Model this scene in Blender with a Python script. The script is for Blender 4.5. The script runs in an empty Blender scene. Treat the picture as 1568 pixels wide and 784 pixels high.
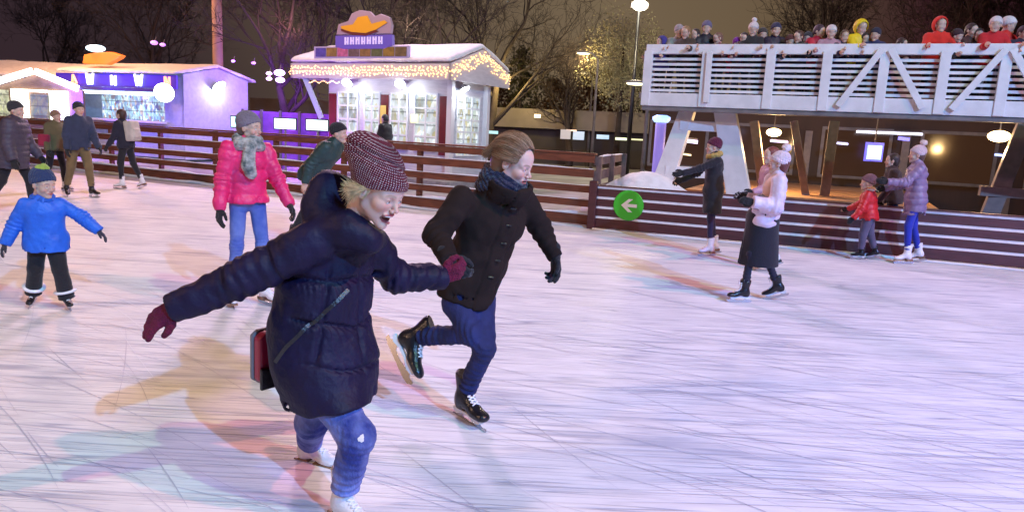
import bpy, bmesh, math, random
import numpy as np
from mathutils import Vector, Matrix
random.seed(7); RNG = np.random.default_rng(11)
SC = bpy.context.scene
COL = SC.collection
V = lambda *a: np.array(a, dtype=float)
def nrm(v): v = np.asarray(v, float); return v/(np.linalg.norm(v)+1e-12)

# ------------------------------------------------------------------ camera
F = 1100.0; CAM_H = 1.68; PITCH = math.radians(9.9); ROLL = math.radians(2.85)
_fw = V(0, math.cos(PITCH), -math.sin(PITCH)); _r0 = V(1, 0, 0); _u0 = np.cross(_r0, _fw)
_R = math.cos(ROLL)*_r0+math.sin(ROLL)*_u0; _U = math.cos(ROLL)*_u0-math.sin(ROLL)*_r0
cam_d = bpy.data.cameras.new('camera'); cam = bpy.data.objects.new('camera', cam_d); COL.objects.link(cam)
cam_d.sensor_width = 36; cam_d.lens = 36*F/1568; cam_d.clip_start = 0.05; cam_d.clip_end = 2000
cam.matrix_world = Matrix(((_R[0], _U[0], -_fw[0], 0), (_R[1], _U[1], -_fw[1], 0), (_R[2], _U[2], -_fw[2], CAM_H), (0, 0, 0, 1)))
SC.camera = cam
def _ray(px, py): return _fw*F+_R*(px-784)-_U*(py-392)
def G(px, py, z=0.0):
    d = _ray(px, py); return V(0, 0, CAM_H)+d*(z-CAM_H)/d[2]
def A(px, py, Y):
    d = _ray(px, py); return V(0, 0, CAM_H)+d*Y/d[1]

# ------------------------------------------------------------------ world: night sky lit by the city
SC.render.engine = 'CYCLES'
SC.cycles.use_denoising = True
SC.cycles.sample_clamp_indirect = 4
SC.cycles.max_bounces = 5; SC.cycles.diffuse_bounces = 3; SC.cycles.glossy_bounces = 3; SC.cycles.transparent_max_bounces = 6
SC.cycles.caustics_reflective = False; SC.cycles.caustics_refractive = False
SC.view_settings.view_transform = 'Standard'; SC.view_settings.look = 'None'
SC.view_settings.exposure = 0.0; SC.view_settings.gamma = 1.0
W = bpy.data.worlds.new('World'); SC.world = W; W.use_nodes = True
wn, wl = W.node_tree.nodes, W.node_tree.links
wn.clear()
_tc = wn.new('ShaderNodeTexCoord'); _sp = wn.new('ShaderNodeSeparateXYZ'); wl.new(_tc.outputs['Generated'], _sp.inputs[0])
_at = wn.new('ShaderNodeMath'); _at.operation = 'ARCTAN2'; wl.new(_sp.outputs[0], _at.inputs[0]); wl.new(_sp.outputs[1], _at.inputs[1])
_mr = wn.new('ShaderNodeMapRange'); _mr.inputs[1].default_value = -0.75; _mr.inputs[2].default_value = 0.75; wl.new(_at.outputs[0], _mr.inputs[0])
_no = wn.new('ShaderNodeTexNoise'); _no.inputs['Scale'].default_value = 3.0; wl.new(_tc.outputs['Generated'], _no.inputs['Vector'])
_ad = wn.new('ShaderNodeMath'); _ad.operation = 'MULTIPLY_ADD'; _ad.inputs[1].default_value = 0.16; wl.new(_no.outputs[0], _ad.inputs[0]); 
_ad2 = wn.new('ShaderNodeMath'); _ad2.operation = 'ADD'; _ad2.inputs[1].default_value = -0.08; wl.new(_mr.outputs[0], _ad.inputs[2]); wl.new(_ad.outputs[0], _ad2.inputs[0])
_cr = wn.new('ShaderNodeValToRGB'); wl.new(_ad2.outputs[0], _cr.inputs[0])
_el = _cr.color_ramp.elements
_el[0].position = 0.0; _el[0].color = (0.034, 0.019, 0.026, 1)
_el[1].position = 1.0; _el[1].color = (0.020, 0.005, 0.012, 1)
for p_, c_ in ((0.22, (0.036, 0.022, 0.026, 1)), (0.40, (0.115, 0.080, 0.055, 1)), (0.56, (0.180, 0.130, 0.078, 1)), (0.70, (0.140, 0.095, 0.055, 1)), (0.84, (0.040, 0.014, 0.018, 1))):
    e_ = _el.new(p_); e_.color = c_
_bg = wn.new('ShaderNodeBackground'); _bg.inputs[1].default_value = 1.0; wl.new(_cr.outputs[0], _bg.inputs[0])
_wo = wn.new('ShaderNodeOutputWorld'); wl.new(_bg.outputs[0], _wo.inputs[0])

# ------------------------------------------------------------------ rink floodlights (coloured stage lamps on masts outside the frame) plus an added white fill
def spot(name, target, direction, dist, color, watt, size=0.25, cone=70, blend=0.6):
    l = bpy.data.lights.new(name, 'SPOT'); o = bpy.data.objects.new(name, l); COL.objects.link(o)
    l.color = color; l.energy = watt; l.shadow_soft_size = size; l.spot_size = math.radians(cone); l.spot_blend = blend
    d = nrm(direction); p = np.asarray(target, float)+d*dist
    o.location = p; o.rotation_euler = Vector(d).to_track_quat('Z', 'Y').to_euler()
    return o
def lamp(name, loc, color, watt, size=0.1):
    l = bpy.data.lights.new(name, 'POINT'); o = bpy.data.objects.new(name, l); COL.objects.link(o)
    l.color = color; l.energy = watt; l.shadow_soft_size = size; o.location = loc
    return o

spot('floodlight_blue', (-0.54, 2.82, 1.45), (1.56, -2.14, 1.47), 30, (0.22, 0.50, 1.0), 38000, 0.22, 70)
spot('floodlight_red', (-1.4, 2.68, 0.8), (0.82, -0.29, 0.82), 30, (1.0, 0.28, 0.24), 18500, 0.22, 70)
spot('floodlight_green', (-0.7, 2.95, 1.2), (0.85, -0.60, 1.2), 30, (0.50, 1.0, 0.55), 13500, 0.22, 70)
spot('floodlight_warm', (-4.0, 8.0, 0), (-0.55, -0.55, 0.62), 18, (1.0, 0.62, 0.40), 4200, 0.6, 95)
spot('fill_white', (1.0, 8.0, 0), (-0.30, 0.80, 0.62), 24, (1.0, 0.66, 0.95), 8300, 1.2, 90)  # added soft fill from behind, pales the coloured shadows
spot('floodlight_violet', (5.5, 2.8, 0), (0.35, -0.50, 0.60), 12, (0.06, 0.12, 1.0), 7000, 0.4, 55, 1.0)
spot('floodlight_violet', (8.5, 9.5, 0), (0.20, -0.50, 0.35), 10, (0.30, 0.12, 1.0), 1500, 0.4, 50, 1.0)

# ------------------------------------------------------------------ materials
def mat(name, color, rough=0.6, metal=0.0, var=0.0, vscale=8.0, bump=0.0, bscale=60.0, emit=None, estr=0.0, spec=0.5, sheen=0.0, color2=None, stretch=None, coat=0.0):
    m = bpy.data.materials.new(name); m.use_nodes = True
    n, l = m.node_tree.nodes, m.node_tree.links
    b = n['Principled BSDF']
    b.inputs['Base Color'].default_value = (*color, 1); b.inputs['Roughness'].default_value = rough; b.inputs['Metallic'].default_value = metal
    b.inputs['Specular IOR Level'].default_value = spec
    if sheen: b.inputs['Sheen Weight'].default_value = sheen
    if coat: b.inputs['Coat Weight'].default_value = coat
    tc = n.new('ShaderNodeTexCoord'); src = tc.outputs['Object']
    if stretch:
        mp = n.new('ShaderNodeMapping'); mp.inputs['Scale'].default_value = stretch; l.new(src, mp.inputs[0]); src = mp.outputs[0]
    if var or color2:
        no = n.new('ShaderNodeTexNoise'); no.inputs['Scale'].default_value = vscale; no.inputs['Detail'].default_value = 5; l.new(src, no.inputs['Vector'])
        mx = n.new('ShaderNodeMix'); mx.data_type = 'RGBA'
        c2 = color2 or tuple(c*(1-var) for c in color)
        mx.inputs[6].default_value = (*color, 1); mx.inputs[7].default_value = (*c2, 1)
        rp = n.new('ShaderNodeMapRange'); rp.inputs[1].default_value = 0.35; rp.inputs[2].default_value = 0.65; l.new(no.outputs[0], rp.inputs[0])
        l.new(rp.outputs[0], mx.inputs[0]); l.new(mx.outputs[2], b.inputs['Base Color'])
    if bump:
        nb = n.new('ShaderNodeTexNoise'); nb.inputs['Scale'].default_value = bscale; nb.inputs['Detail'].default_value = 4; l.new(src, nb.inputs['Vector'])
        bp = n.new('ShaderNodeBump'); bp.inputs['Strength'].default_value = bump; bp.inputs['Distance'].default_value = 0.02; l.new(nb.outputs[0], bp.inputs['Height']); l.new(bp.outputs[0], b.inputs['Normal'])
    if emit:
        b.inputs['Emission Color'].default_value = (*emit, 1); b.inputs['Emission Strength'].default_value = estr
    return m
_mc = {}
def cloth(color, rough=0.85, key=None, bump=0.35, bscale=90, sheen=0.15):
    k = (tuple(color), rough, bump)
    if k not in _mc: _mc[k] = mat('cloth', color, rough, var=0.25, vscale=7, bump=bump, bscale=bscale, sheen=sheen)
    return _mc[k]
def nylon(color, rough=0.42):
    k = ('n', tuple(color), rough)
    if k not in _mc: _mc[k] = mat('nylon', color, rough, var=0.15, vscale=9, bump=0.5, bscale=22, spec=0.55)
    return _mc[k]
def glow(color, strength, base=(0.6, 0.6, 0.6)):
    k = ('g', tuple(color), strength)
    if k not in _mc: _mc[k] = mat('glowing', base, 0.5, emit=color, estr=strength)
    return _mc[k]

# ------------------------------------------------------------------ objects
def tag(o, label=None, cat=None, group=None, kind=None):
    if label: o['label'] = label
    if cat: o['category'] = cat
    if group: o['group'] = group
    if kind: o['kind'] = kind
    return o
def empty(name, loc, label=None, cat=None, group=None):
    o = bpy.data.objects.new(name, None); COL.objects.link(o); o.location = Vector(loc); o.empty_display_size = 0.1
    return tag(o, label, cat, group)
def wloc(o):
    v = V(0, 0, 0)
    while o is not None: v = v+V(*o.location); o = o.parent
    return v
def mesh_obj(name, verts, faces, material, parent=None, smooth=True, col=None, origin=None):
    """verts are world positions; the object sits at its parent's origin (no rotation anywhere)"""
    verts = np.asarray(verts, float)
    if origin is None: origin = wloc(parent) if parent is not None else V(0, 0, 0)
    me = bpy.data.meshes.new(name)
    me.from_pydata((verts-origin).tolist(), [], faces if isinstance(faces, list) else faces.tolist())
    if smooth: me.polygons.foreach_set('use_smooth', [True]*len(me.polygons))
    if col is not None:
        at = me.color_attributes.new('Col', 'FLOAT_COLOR', 'POINT')
        at.data.foreach_set('color', np.concatenate([col, np.ones((len(col), 1))], 1).astype(np.float32).ravel())
    me.update()
    if material is not None:
        for m_ in (material if isinstance(material, (list, tuple)) else [material]): me.materials.append(m_)
    o = bpy.data.objects.new(name, me); COL.objects.link(o)
    if parent is not None: o.parent = parent; o.location = (0, 0, 0)
    else: o.location = Vector(origin)
    return o

class MB:
    """collects boxes, beams, tubes, lathes into one mesh"""
    def __init__(s): s.v = []; s.f = []
    def add(s, v, f):
        n = len(s.v); s.v += [tuple(map(float, p)) for p in v]; s.f += [tuple(i+n for i in q) for q in f]
        return s
    def box(s, c, ax, ay, az):
        """c centre; ax, ay, az half-extent vectors"""
        c, ax, ay, az = map(lambda q: np.asarray(q, float), (c, ax, ay, az))
        v = [c+sx*ax+sy*ay+sz*az for sz in (-1, 1) for sy in (-1, 1) for sx in (-1, 1)]
        return s.add(v, [(0, 2, 3, 1), (4, 5, 7, 6), (0, 1, 5, 4), (2, 6, 7, 3), (0, 4, 6, 2), (1, 3, 7, 5)])
    def bx(s, x0, x1, y0, y1, z0, z1):
        return s.box(((x0+x1)/2, (y0+y1)/2, (z0+z1)/2), ((x1-x0)/2, 0, 0), (0, (y1-y0)/2, 0), (0, 0, (z1-z0)/2))
    def beam(s, a, b, w, h, up=(0, 0, 1)):
        """bar from a to b; w across, h along up"""
        a, b = np.asarray(a, float), np.asarray(b, float); d = nrm(b-a); sd = nrm(np.cross(d, up)); u = np.cross(sd, d)
        return s.box((a+b)/2, (b-a)/2, sd*w/2, u*h/2)
    def tube(s, pts, radii, n=8, cap=True):
        pts = [np.asarray(p, float) for p in pts]
        if not hasattr(radii, '__len__'): radii = [radii]*len(pts)
        up = V(0.13, 0.21, 0.97); vs = []
        for i, p in enumerate(pts):
            d = nrm(pts[min(i+1, len(pts)-1)]-pts[max(i-1, 0)])
            a = np.cross(d, up)
            if np.linalg.norm(a) < 0.1: a = np.cross(d, V(1, 0, 0))
            a = nrm(a); b = np.cross(d, a)
            for k in range(n):
                t = 2*math.pi*k/n; vs.append(p+radii[i]*(math.cos(t)*a+math.sin(t)*b))
        fs = [(i*n+k, i*n+(k+1) % n, (i+1)*n+(k+1) % n, (i+1)*n+k) for i in range(len(pts)-1) for k in range(n)]
        if cap: fs += [tuple(range(n-1, -1, -1)), tuple((len(pts)-1)*n+k for k in range(n))]
        return s.add(vs, fs)
    def lathe(s, c, prof, n=20, axis=(0, 0, 1)):
        az = nrm(axis); ax = nrm(np.cross(az, V(0.3, 1, 0.2))); ay = np.cross(az, ax); c = np.asarray(c, float)
        vs = [c+az*z+r*(math.cos(2*math.pi*k/n)*ax+math.sin(2*math.pi*k/n)*ay) for r, z in prof for k in range(n)]
        fs = [(i*n+k, i*n+(k+1) % n, (i+1)*n+(k+1) % n, (i+1)*n+k) for i in range(len(prof)-1) for k in range(n)]
        fs += [tuple(range(n-1, -1, -1)), tuple((len(prof)-1)*n+k for k in range(n))]
        return s.add(vs, fs)
    def ball(s, c, r, n=8, m=6, sc=(1, 1, 1)):
        c = np.asarray(c, float); vs = [c+V(0, 0, -r*sc[2])]; fs = []
        for j in range(1, m):
            t = -math.pi/2+math.pi*j/m
            for k in range(n): vs.append(c+V(r*sc[0]*math.cos(t)*math.cos(2*math.pi*k/n), r*sc[1]*math.cos(t)*math.sin(2*math.pi*k/n), r*sc[2]*math.sin(t)))
        vs.append(c+V(0, 0, r*sc[2])); L = len(vs)-1
        for k in range(n):
            fs.append((0, 1+(k+1) % n, 1+k)); fs.append((L, 1+(m-2)*n+k, 1+(m-2)*n+(k+1) % n))
            for j in range(m-2): fs.append((1+j*n+k, 1+j*n+(k+1) % n, 1+(j+1)*n+(k+1) % n, 1+(j+1)*n+k))
        return s.add(vs, fs)
    def prism(s, poly, c, ax, ay, az):
        """poly: 2-D outline in (ax, ay); extruded by +-az"""
        c, ax, ay, az = map(lambda q: np.asarray(q, float), (c, ax, ay, az)); n = len(poly)
        vs = [c+x*ax+y*ay+sg*az for sg in (-1, 1) for x, y in poly]
        return s.add(vs, [tuple(range(n-1, -1, -1)), tuple(range(n, 2*n))]+[(k, (k+1) % n, n+(k+1) % n, n+k) for k in range(n)])
    def build(s, name, m, parent=None, smooth=False, bevel=0.0, origin=None):
        o = mesh_obj(name, s.v, s.f, m, parent, smooth, origin=origin)
        if bevel:
            bv = o.modifiers.new('b', 'BEVEL'); bv.width = bevel; bv.segments = 2; bv.limit_method = 'ANGLE'
        return o

# ------------------------------------------------------------------ signed-distance modelling
def vnoise(p, f, seed=0):
    q = p*f+seed*17.13; i = np.floor(q).astype(np.int64); t = q-i; t = t*t*(3-2*t)
    def h(a, b, c):
        n = (a*374761393+b*668265263+c*2147483647+seed*1274126177) & 0xffffffff
        n = ((n ^ (n >> 13))*1274126177) & 0xffffffff
        return ((n ^ (n >> 16)) & 0xffff)/32767.5-1
    x, y, z = i[:, 0], i[:, 1], i[:, 2]; tx, ty, tz = t[:, 0], t[:, 1], t[:, 2]
    c00 = h(x, y, z)*(1-tx)+h(x+1, y, z)*tx; c10 = h(x, y+1, z)*(1-tx)+h(x+1, y+1, z)*tx
    c01 = h(x, y, z+1)*(1-tx)+h(x+1, y, z+1)*tx; c11 = h(x, y+1, z+1)*(1-tx)+h(x+1, y+1, z+1)*tx
    return (c00*(1-ty)+c10*ty)*(1-tz)+(c01*(1-ty)+c11*ty)*tz
def smin(a, b, k):
    if k <= 0: return np.minimum(a, b)
    h = np.maximum(k-np.abs(a-b), 0)/k; return np.minimum(a, b)-h*h*k*0.25
def smax(a, b, k): return -smin(-a, -b, k)
def cap(p, a, b, ra, rb=None):
    rb = ra if rb is None else rb
    a, b = np.asarray(a, float), np.asarray(b, float); ba = b-a; v = p-a
    t = np.clip(v@ba/(ba@ba+1e-9), 0, 1); return np.linalg.norm(v-t[:, None]*ba, axis=1)-(ra+(rb-ra)*t)
def ell(p, c, r, M=None):
    v = p-np.asarray(c, float)
    if M is not None: v = v@M        # columns of M = local axes
    r = np.asarray(r, float); k0 = np.linalg.norm(v/r, axis=1); k1 = np.linalg.norm(v/(r*r), axis=1)
    return k0*(k0-1)/(k1+1e-9)
def loft(p, secs, lat, k=0.05):
    """secs: (centre, half width along lat, half depth across it)"""
    d = None; lat = nrm(lat)
    for (a, rla, rfa), (b, rlb, rfb) in zip(secs[:-1], secs[1:]):
        a, b = np.asarray(a, float), np.asarray(b, float); ba = b-a; v = p-a
        t = np.clip(v@ba/(ba@ba+1e-9), 0, 1); w = v-t[:, None]*ba
        l2 = nrm(lat-(lat@nrm(ba))*nrm(ba)); vl = w@l2; rest = np.linalg.norm(w-vl[:, None]*l2, axis=1)
        rl = rla+(rlb-rla)*t; rf = rfa+(rfb-rfa)*t
        k0 = np.sqrt((vl/rl)**2+(rest/rf)**2); k1 = np.sqrt((vl/rl**2)**2+(rest/rf**2)**2)
        e = k0*(k0-1)/(k1+1e-6); e = np.where(k0 < 0.05, -np.minimum(rl, rf), e)
        d = e if d is None else smin(d, e, k)
    return d
def mesh_sdf(f, lo, hi, h):
    lo, hi = np.asarray(lo, float), np.asarray(hi, float)
    B = 4; nb = np.maximum(np.ceil((hi-lo)/(h*B)).astype(int), 1); H = h*B
    cx = [lo[i]+(np.arange(nb[i])+0.5)*H for i in range(3)]
    C = np.stack(np.meshgrid(*cx, indexing='ij'), -1).reshape(-1, 3)
    dc = f(C); sel = np.abs(dc) < H*1.35
    n = nb*B+1
    D = np.repeat(np.repeat(np.repeat(np.where(dc < 0, -1.0, 1.0).reshape(nb), B, 0), B, 1), B, 2).astype(np.float32)
    D = np.pad(D, ((0, 1),)*3, mode='edge')
    blk = np.argwhere(sel.reshape(nb))
    o = np.stack(np.meshgrid(*([np.arange(B+1)]*3), indexing='ij'), -1).reshape(-1, 3)
    idx = (blk[:, None, :]*B+o[None]).reshape(-1, 3)
    flat = np.unique((idx[:, 0]*n[1]+idx[:, 1])*n[2]+idx[:, 2])
    ii = np.stack([flat//(n[1]*n[2]), (flat//n[2]) % n[1], flat % n[2]], -1)
    D.reshape(-1)[flat] = f(lo+ii*h)
    for ax in range(3):   # close at the border
        s = [slice(None)]*3; s[ax] = 0; D[tuple(s)] = np.abs(D[tuple(s)])+1e-4; s[ax] = -1; D[tuple(s)] = np.abs(D[tuple(s)])+1e-4
    S = D < 0
    c = [S[a:S.shape[0]-1+a, b:S.shape[1]-1+b, e:S.shape[2]-1+e] for a in (0, 1) for b in (0, 1) for e in (0, 1)]
    cnt = sum(x.astype(np.int8) for x in c); act = (cnt > 0) & (cnt < 8)
    cells = np.argwhere(act)
    if len(cells) == 0: return np.zeros((0, 3)), np.zeros((0, 4), int)
    ids = -np.ones(act.shape, np.int64); ids[act] = np.arange(len(cells))
    acc = np.zeros((len(cells), 3)); num = np.zeros(len(cells))
    for ax in range(3):
        e1, e2 = [x for x in range(3) if x != ax]
        for u in (0, 1):
            for w in (0, 1):
                o0 = np.zeros(3, int); o0[e1] = u; o0[e2] = w; o1 = o0.copy(); o1[ax] = 1
                a = D[tuple((cells+o0).T)]; b = D[tuple((cells+o1).T)]; m = (a < 0) != (b < 0)
                t = np.where(m, a/(a-b+1e-12*np.sign(a-b+1e-20)), 0)
                pt = np.tile(o0.astype(float), (len(cells), 1)); pt[:, ax] += t
                acc += np.where(m[:, None], pt, 0); num += m
    verts = lo+(cells+acc/num[:, None])*h
    quads = []
    for ax in range(3):
        e1, e2 = (ax+1) % 3, (ax+2) % 3
        a = np.take(S, range(0, S.shape[ax]-1), ax); b = np.take(S, range(1, S.shape[ax]), ax)
        ed = np.argwhere(a != b)
        ok = (ed[:, e1] > 0) & (ed[:, e2] > 0) & (ed[:, e1] < act.shape[e1]) & (ed[:, e2] < act.shape[e2]); ed = ed[ok]
        ins = a[tuple(ed.T)]
        q = []
        for (u, w) in ((0, 0), (1, 0), (1, 1), (0, 1)):
            o0 = ed.copy(); o0[:, e1] -= u; o0[:, e2] -= w; q.append(ids[tuple(o0.T)])
        q = np.stack(q, 1); q[~ins] = q[~ins][:, ::-1]
        quads.append(q)
    q = np.concatenate(quads)
    return verts, q[(q >= 0).all(1)]
def sdf_obj(name, f, lo, hi, h, material, parent, colf=None):
    v, q = mesh_sdf(f, lo, hi, h)
    return mesh_obj(name, v, q, material, parent, True, None if colf is None else colf(v))
def bounds(pts, pad):
    P_ = np.array(pts, float); return P_.min(0)-pad, P_.max(0)+pad
# ------------------------------------------------------------------ people
SKIN = bpy.data.materials.new('skin'); SKIN.use_nodes = True
_b = SKIN.node_tree.nodes['Principled BSDF']; _a = SKIN.node_tree.nodes.new('ShaderNodeAttribute'); _a.attribute_name = 'Col'
SKIN.node_tree.links.new(_a.outputs['Color'], _b.inputs['Base Color'])
_b.inputs['Roughness'].default_value = 0.55; _sn = SKIN.node_tree.nodes.new('ShaderNodeTexNoise'); _sn.inputs['Scale'].default_value = 220; _sb = SKIN.node_tree.nodes.new('ShaderNodeBump'); _sb.inputs['Strength'].default_value = 0.25; _sb.inputs['Distance'].default_value = 0.003; _stc = SKIN.node_tree.nodes.new('ShaderNodeTexCoord'); SKIN.node_tree.links.new(_stc.outputs['Object'], _sn.inputs['Vector']); SKIN.node_tree.links.new(_sn.outputs[0], _sb.inputs['Height']); SKIN.node_tree.links.new(_sb.outputs[0], _b.inputs['Normal'])
_b.inputs['Subsurface Weight'].default_value = 0.35; _b.inputs['Subsurface Radius'].default_value = (0.02, 0.008, 0.004); _b.inputs['Subsurface Scale'].default_value = 0.3
M_EYE = mat('eye', (0.75, 0.72, 0.70), 0.15); M_IRIS = mat('iris', (0.03, 0.04, 0.05), 0.15); M_TEETH = mat('teeth', (0.85, 0.80, 0.74), 0.2)
M_STEEL = mat('steel', (0.55, 0.55, 0.6), 0.25, metal=1.0)
M_WSKATE = mat('white_leather', (0.78, 0.76, 0.78), 0.35, var=0.15, vscale=12, bump=0.2, bscale=70)
M_BSKATE = mat('black_leather', (0.012, 0.011, 0.014), 0.28, var=0.3, vscale=20, bump=0.2, bscale=90)
M_LACE = mat('lace', (0.82, 0.80, 0.82), 0.7)
M_HOLD_W = mat('skate_holder', (0.70, 0.70, 0.74), 0.3); M_TAN = mat('tan_leather', (0.30, 0.16, 0.09), 0.5, var=0.4, vscale=14)

def head_frame(fwd, up):
    x = nrm(fwd); y = nrm(np.cross(up, x)); z = np.cross(x, y); return np.stack([x, y, z], 1)
def head_sdf(q, smile=0.0, detail=True, squint=0.0):
    """q in head space (metres for a head 0.235 high): x forward, y left, z up"""
    a = np.stack([q[:, 0], np.abs(q[:, 1]), q[:, 2]], 1)
    d = ell(q, (-0.014, 0, 0.034), (0.099, 0.077, 0.086))
    d = smin(d, ell(q, (0.034, 0, -0.022), (0.058, 0.058, 0.085)), 0.03)
    d = smin(d, ell(q, (0.05, 0, 0.045), (0.042, 0.055, 0.045)), 0.03)
    d = smin(d, cap(a, (0.005, 0.046, -0.058), (0.062, 0.012, -0.098), 0.020, 0.017), 0.028)
    d = smin(d, ell(q, (0.074, 0, -0.100-0.008*smile), (0.019, 0.020, 0.016)), 0.02)
    d = smin(d, ell(a, (0.062, 0.040, -0.034+0.006*smile), (0.026, 0.022+0.003*smile, 0.024)), 0.02)
    if detail:
        d = smin(d, cap(a, (0.086, 0.012, 0.016), (0.070, 0.048, 0.012), 0.010, 0.009), 0.016)
        d = smax(d, -ell(a, (0.100, 0.030, -0.004), (0.020, 0.017, 0.012)), 0.012)
        d = smin(d, ell(a, (0.076, 0.032, -0.004), (0.0165, 0.0165, 0.0135)), 0.004)
        d = smax(d, -ell(a, (0.0965, 0.032, -0.0055-0.001*squint), (0.008, 0.012, 0.0036-0.0019*squint)), 0.002)
        d = smin(d, cap(q, (0.086, 0, 0.006), (0.108, 0, -0.029), 0.0070, 0.0090), 0.014)
        d = smin(d, ell(q, (0.1105, 0, -0.033), (0.011, 0.0105, 0.0095)), 0.006)
        d = smin(d, ell(a, (0.102, 0.012, -0.039), (0.010, 0.007, 0.007)), 0.005)
        d = smax(d, -ell(a, (0.106, 0.007, -0.046), (0.006, 0.003, 0.003)), 0.003)
        w = 0.022+0.006*smile; up = 0.005*smile
        d = smin(d, ell(q, (0.082, 0, -0.066), (0.018, 0.028, 0.022)), 0.012)
        d = smin(d, cap(a, (0.100, 0.0, -0.0585), (0.088, w, -0.064+up), 0.0052, 0.003), 0.005)
        lo = -0.0715-0.011*smile
        d = smin(d, cap(a, (0.098, 0.0, lo), (0.087, w*0.9, -0.067+up), 0.0062, 0.003), 0.005)
        if smile > 0: d = smax(d, -ell(q, (0.094, 0, -0.0660-0.0045*smile), (0.030, 0.023+0.005*smile, 0.0025+0.0065*smile)), 0.0025)
        else: d = smax(d, -ell(q, (0.106, 0, -0.0655), (0.012, 0.020, 0.0022)), 0.003)
        d = smax(d, -cap(a, (0.098, 0.018, -0.044), (0.082, 0.036+0.004*smile, -0.066), 0.001, 0.001), 0.006)
    e = ell(a, (-0.004, 0.080, -0.006), (0.019, 0.010, 0.031))
    if detail: e = smax(e, -ell(a, (0.000, 0.090, -0.002), (0.011, 0.008, 0.020)), 0.004)
    return smin(d, e, 0.006)
def head_col(q, tone=(0.62, 0.40, 0.31), lips=(0.42, 0.10, 0.10), brow=None, blush=0.55, inner=False, sm=0.0):
    n = len(q); c = np.tile(np.array(tone), (n, 1))
    def mixw(w, col): nonlocal c; w = np.clip(w, 0, 1)[:, None]; c = c*(1-w)+np.array(col)*w
    ay = np.abs(q[:, 1])
    mixw(blush*np.exp(-(((q[:, 0]-0.085)/0.04)**2+((ay-0.042)/0.022)**2+((q[:, 2]+0.035)/0.025)**2)), (0.60, 0.22, 0.18))
    mixw(blush*0.8*np.exp(-(((q[:, 0]-0.118)/0.015)**2+(q[:, 1]/0.014)**2+((q[:, 2]+0.035)/0.015)**2)), (0.62, 0.25, 0.20))
    zc = -0.0665; zc = zc-0.0045*sm; lw = ((q[:, 2]-zc)/(0.0115+0.0075*sm))**2+(q[:, 1]/(0.026+0.006*sm))**2
    mixw(np.where(q[:, 0] > 0.080, (1.15-lw)*3, 0), lips)
    if inner: mixw(np.where((q[:, 0] > 0.07) & (lw < 0.75) & (q[:, 0] < 0.0925), 0.8, 0), (0.12, 0.02, 0.02))
    if brow is not None:
        bz = 0.021-0.006*((ay-0.03)/0.02)**2
        mixw(np.where(q[:, 0] > 0.05, (1-((q[:, 2]-bz)/0.0052)**2)*np.clip(1.4-((ay-0.032)/0.020)**2, 0, 1)*0.75, 0), brow)
    mixw(np.where(q[:, 0] > 0.07, 0.7*np.exp(-(((ay-0.032)/0.014)**2+((q[:, 2]+0.001)/0.0035)**2)), 0), (0.12, 0.06, 0.05))
    return c
def hand_prims(wr, dr, back, side, curl=0.3, fat=0.0, s=1.0, spread=0.10, thumb_curl=0.3):
    """list of (a, b, ra, rb); dr: towards the fingers, back: out of the back of the hand, side: towards the thumb"""
    x = nrm(dr); z = nrm(back-(back@x)*x); y = nrm(side-(side@x)*x-(side@z)*z); wr = np.asarray(wr, float)
    L = lambda a, b, c: wr+s*(a*x+b*y+c*z)
    P_ = [(L(-0.03, 0, 0), L(0.01, 0, 0), 0.026+fat, 0.027+fat)]
    for k, yy in enumerate((0.030, 0.010, -0.010, -0.029)):
        P_.append((L(0.015, yy*0.7, 0), L(0.088-0.006*abs(k-1), yy, 0.002), 0.0155+fat, 0.0125+fat))
    lens = ((0.040, 0.026, 0.020), (0.045, 0.029, 0.021), (0.041, 0.027, 0.020), (0.032, 0.021, 0.018))
    for k, yy in enumerate((0.030, 0.010, -0.010, -0.029)):
        p = np.array([0.088-0.006*abs(k-1), yy, 0.002]); ang = 0; sp = spread*(1.5-k)/1.5
        cu = curl[k] if hasattr(curl, '__len__') else curl*(1+0.12*k)
        r = 0.0095 if k < 3 else 0.0083
        for j, l in enumerate(lens[k]):
            ang += cu*(0.8, 1.15, 0.8)[j]
            q = p+l*np.array([math.cos(ang)*math.cos(sp), math.cos(ang)*math.sin(sp), -math.sin(ang)])
            P_.append((L(*p), L(*q), (r-0.0006*j)+fat, (r-0.0006*(j+1))+fat)); p = q
    p = np.array([0.018, 0.026, -0.006]); t = 0.75
    for j, l in enumerate((0.042, 0.032, 0.026)):
        q = p+l*np.array([math.cos(t)*0.95, math.sin(t)*0.9, -0.25-0.3*thumb_curl*j]); P_.append((L(*p), L(*q), 0.0135-0.0018*j+fat, 0.0115-0.0015*j+fat)); p = q; t -= 0.28+0.5*thumb_curl
    return [(a, b, ra*s, rb*s) for a, b, ra, rb in P_]
def prims_sdf(P_, k=0.008):
    def f(p):
        d = None
        for a, b, ra, rb in P_:
            e = cap(p, a, b, ra, rb); d = e if d is None else smin(d, e, k)
        return d
    return f
def merge(parts):
    vs, fs, n = [], [], 0; cs = []
    for v, q, c in parts: vs.append(v); fs.append(q+n); n += len(v); cs.append(c)
    return np.concatenate(vs), np.concatenate(fs), np.concatenate(cs)

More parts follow.
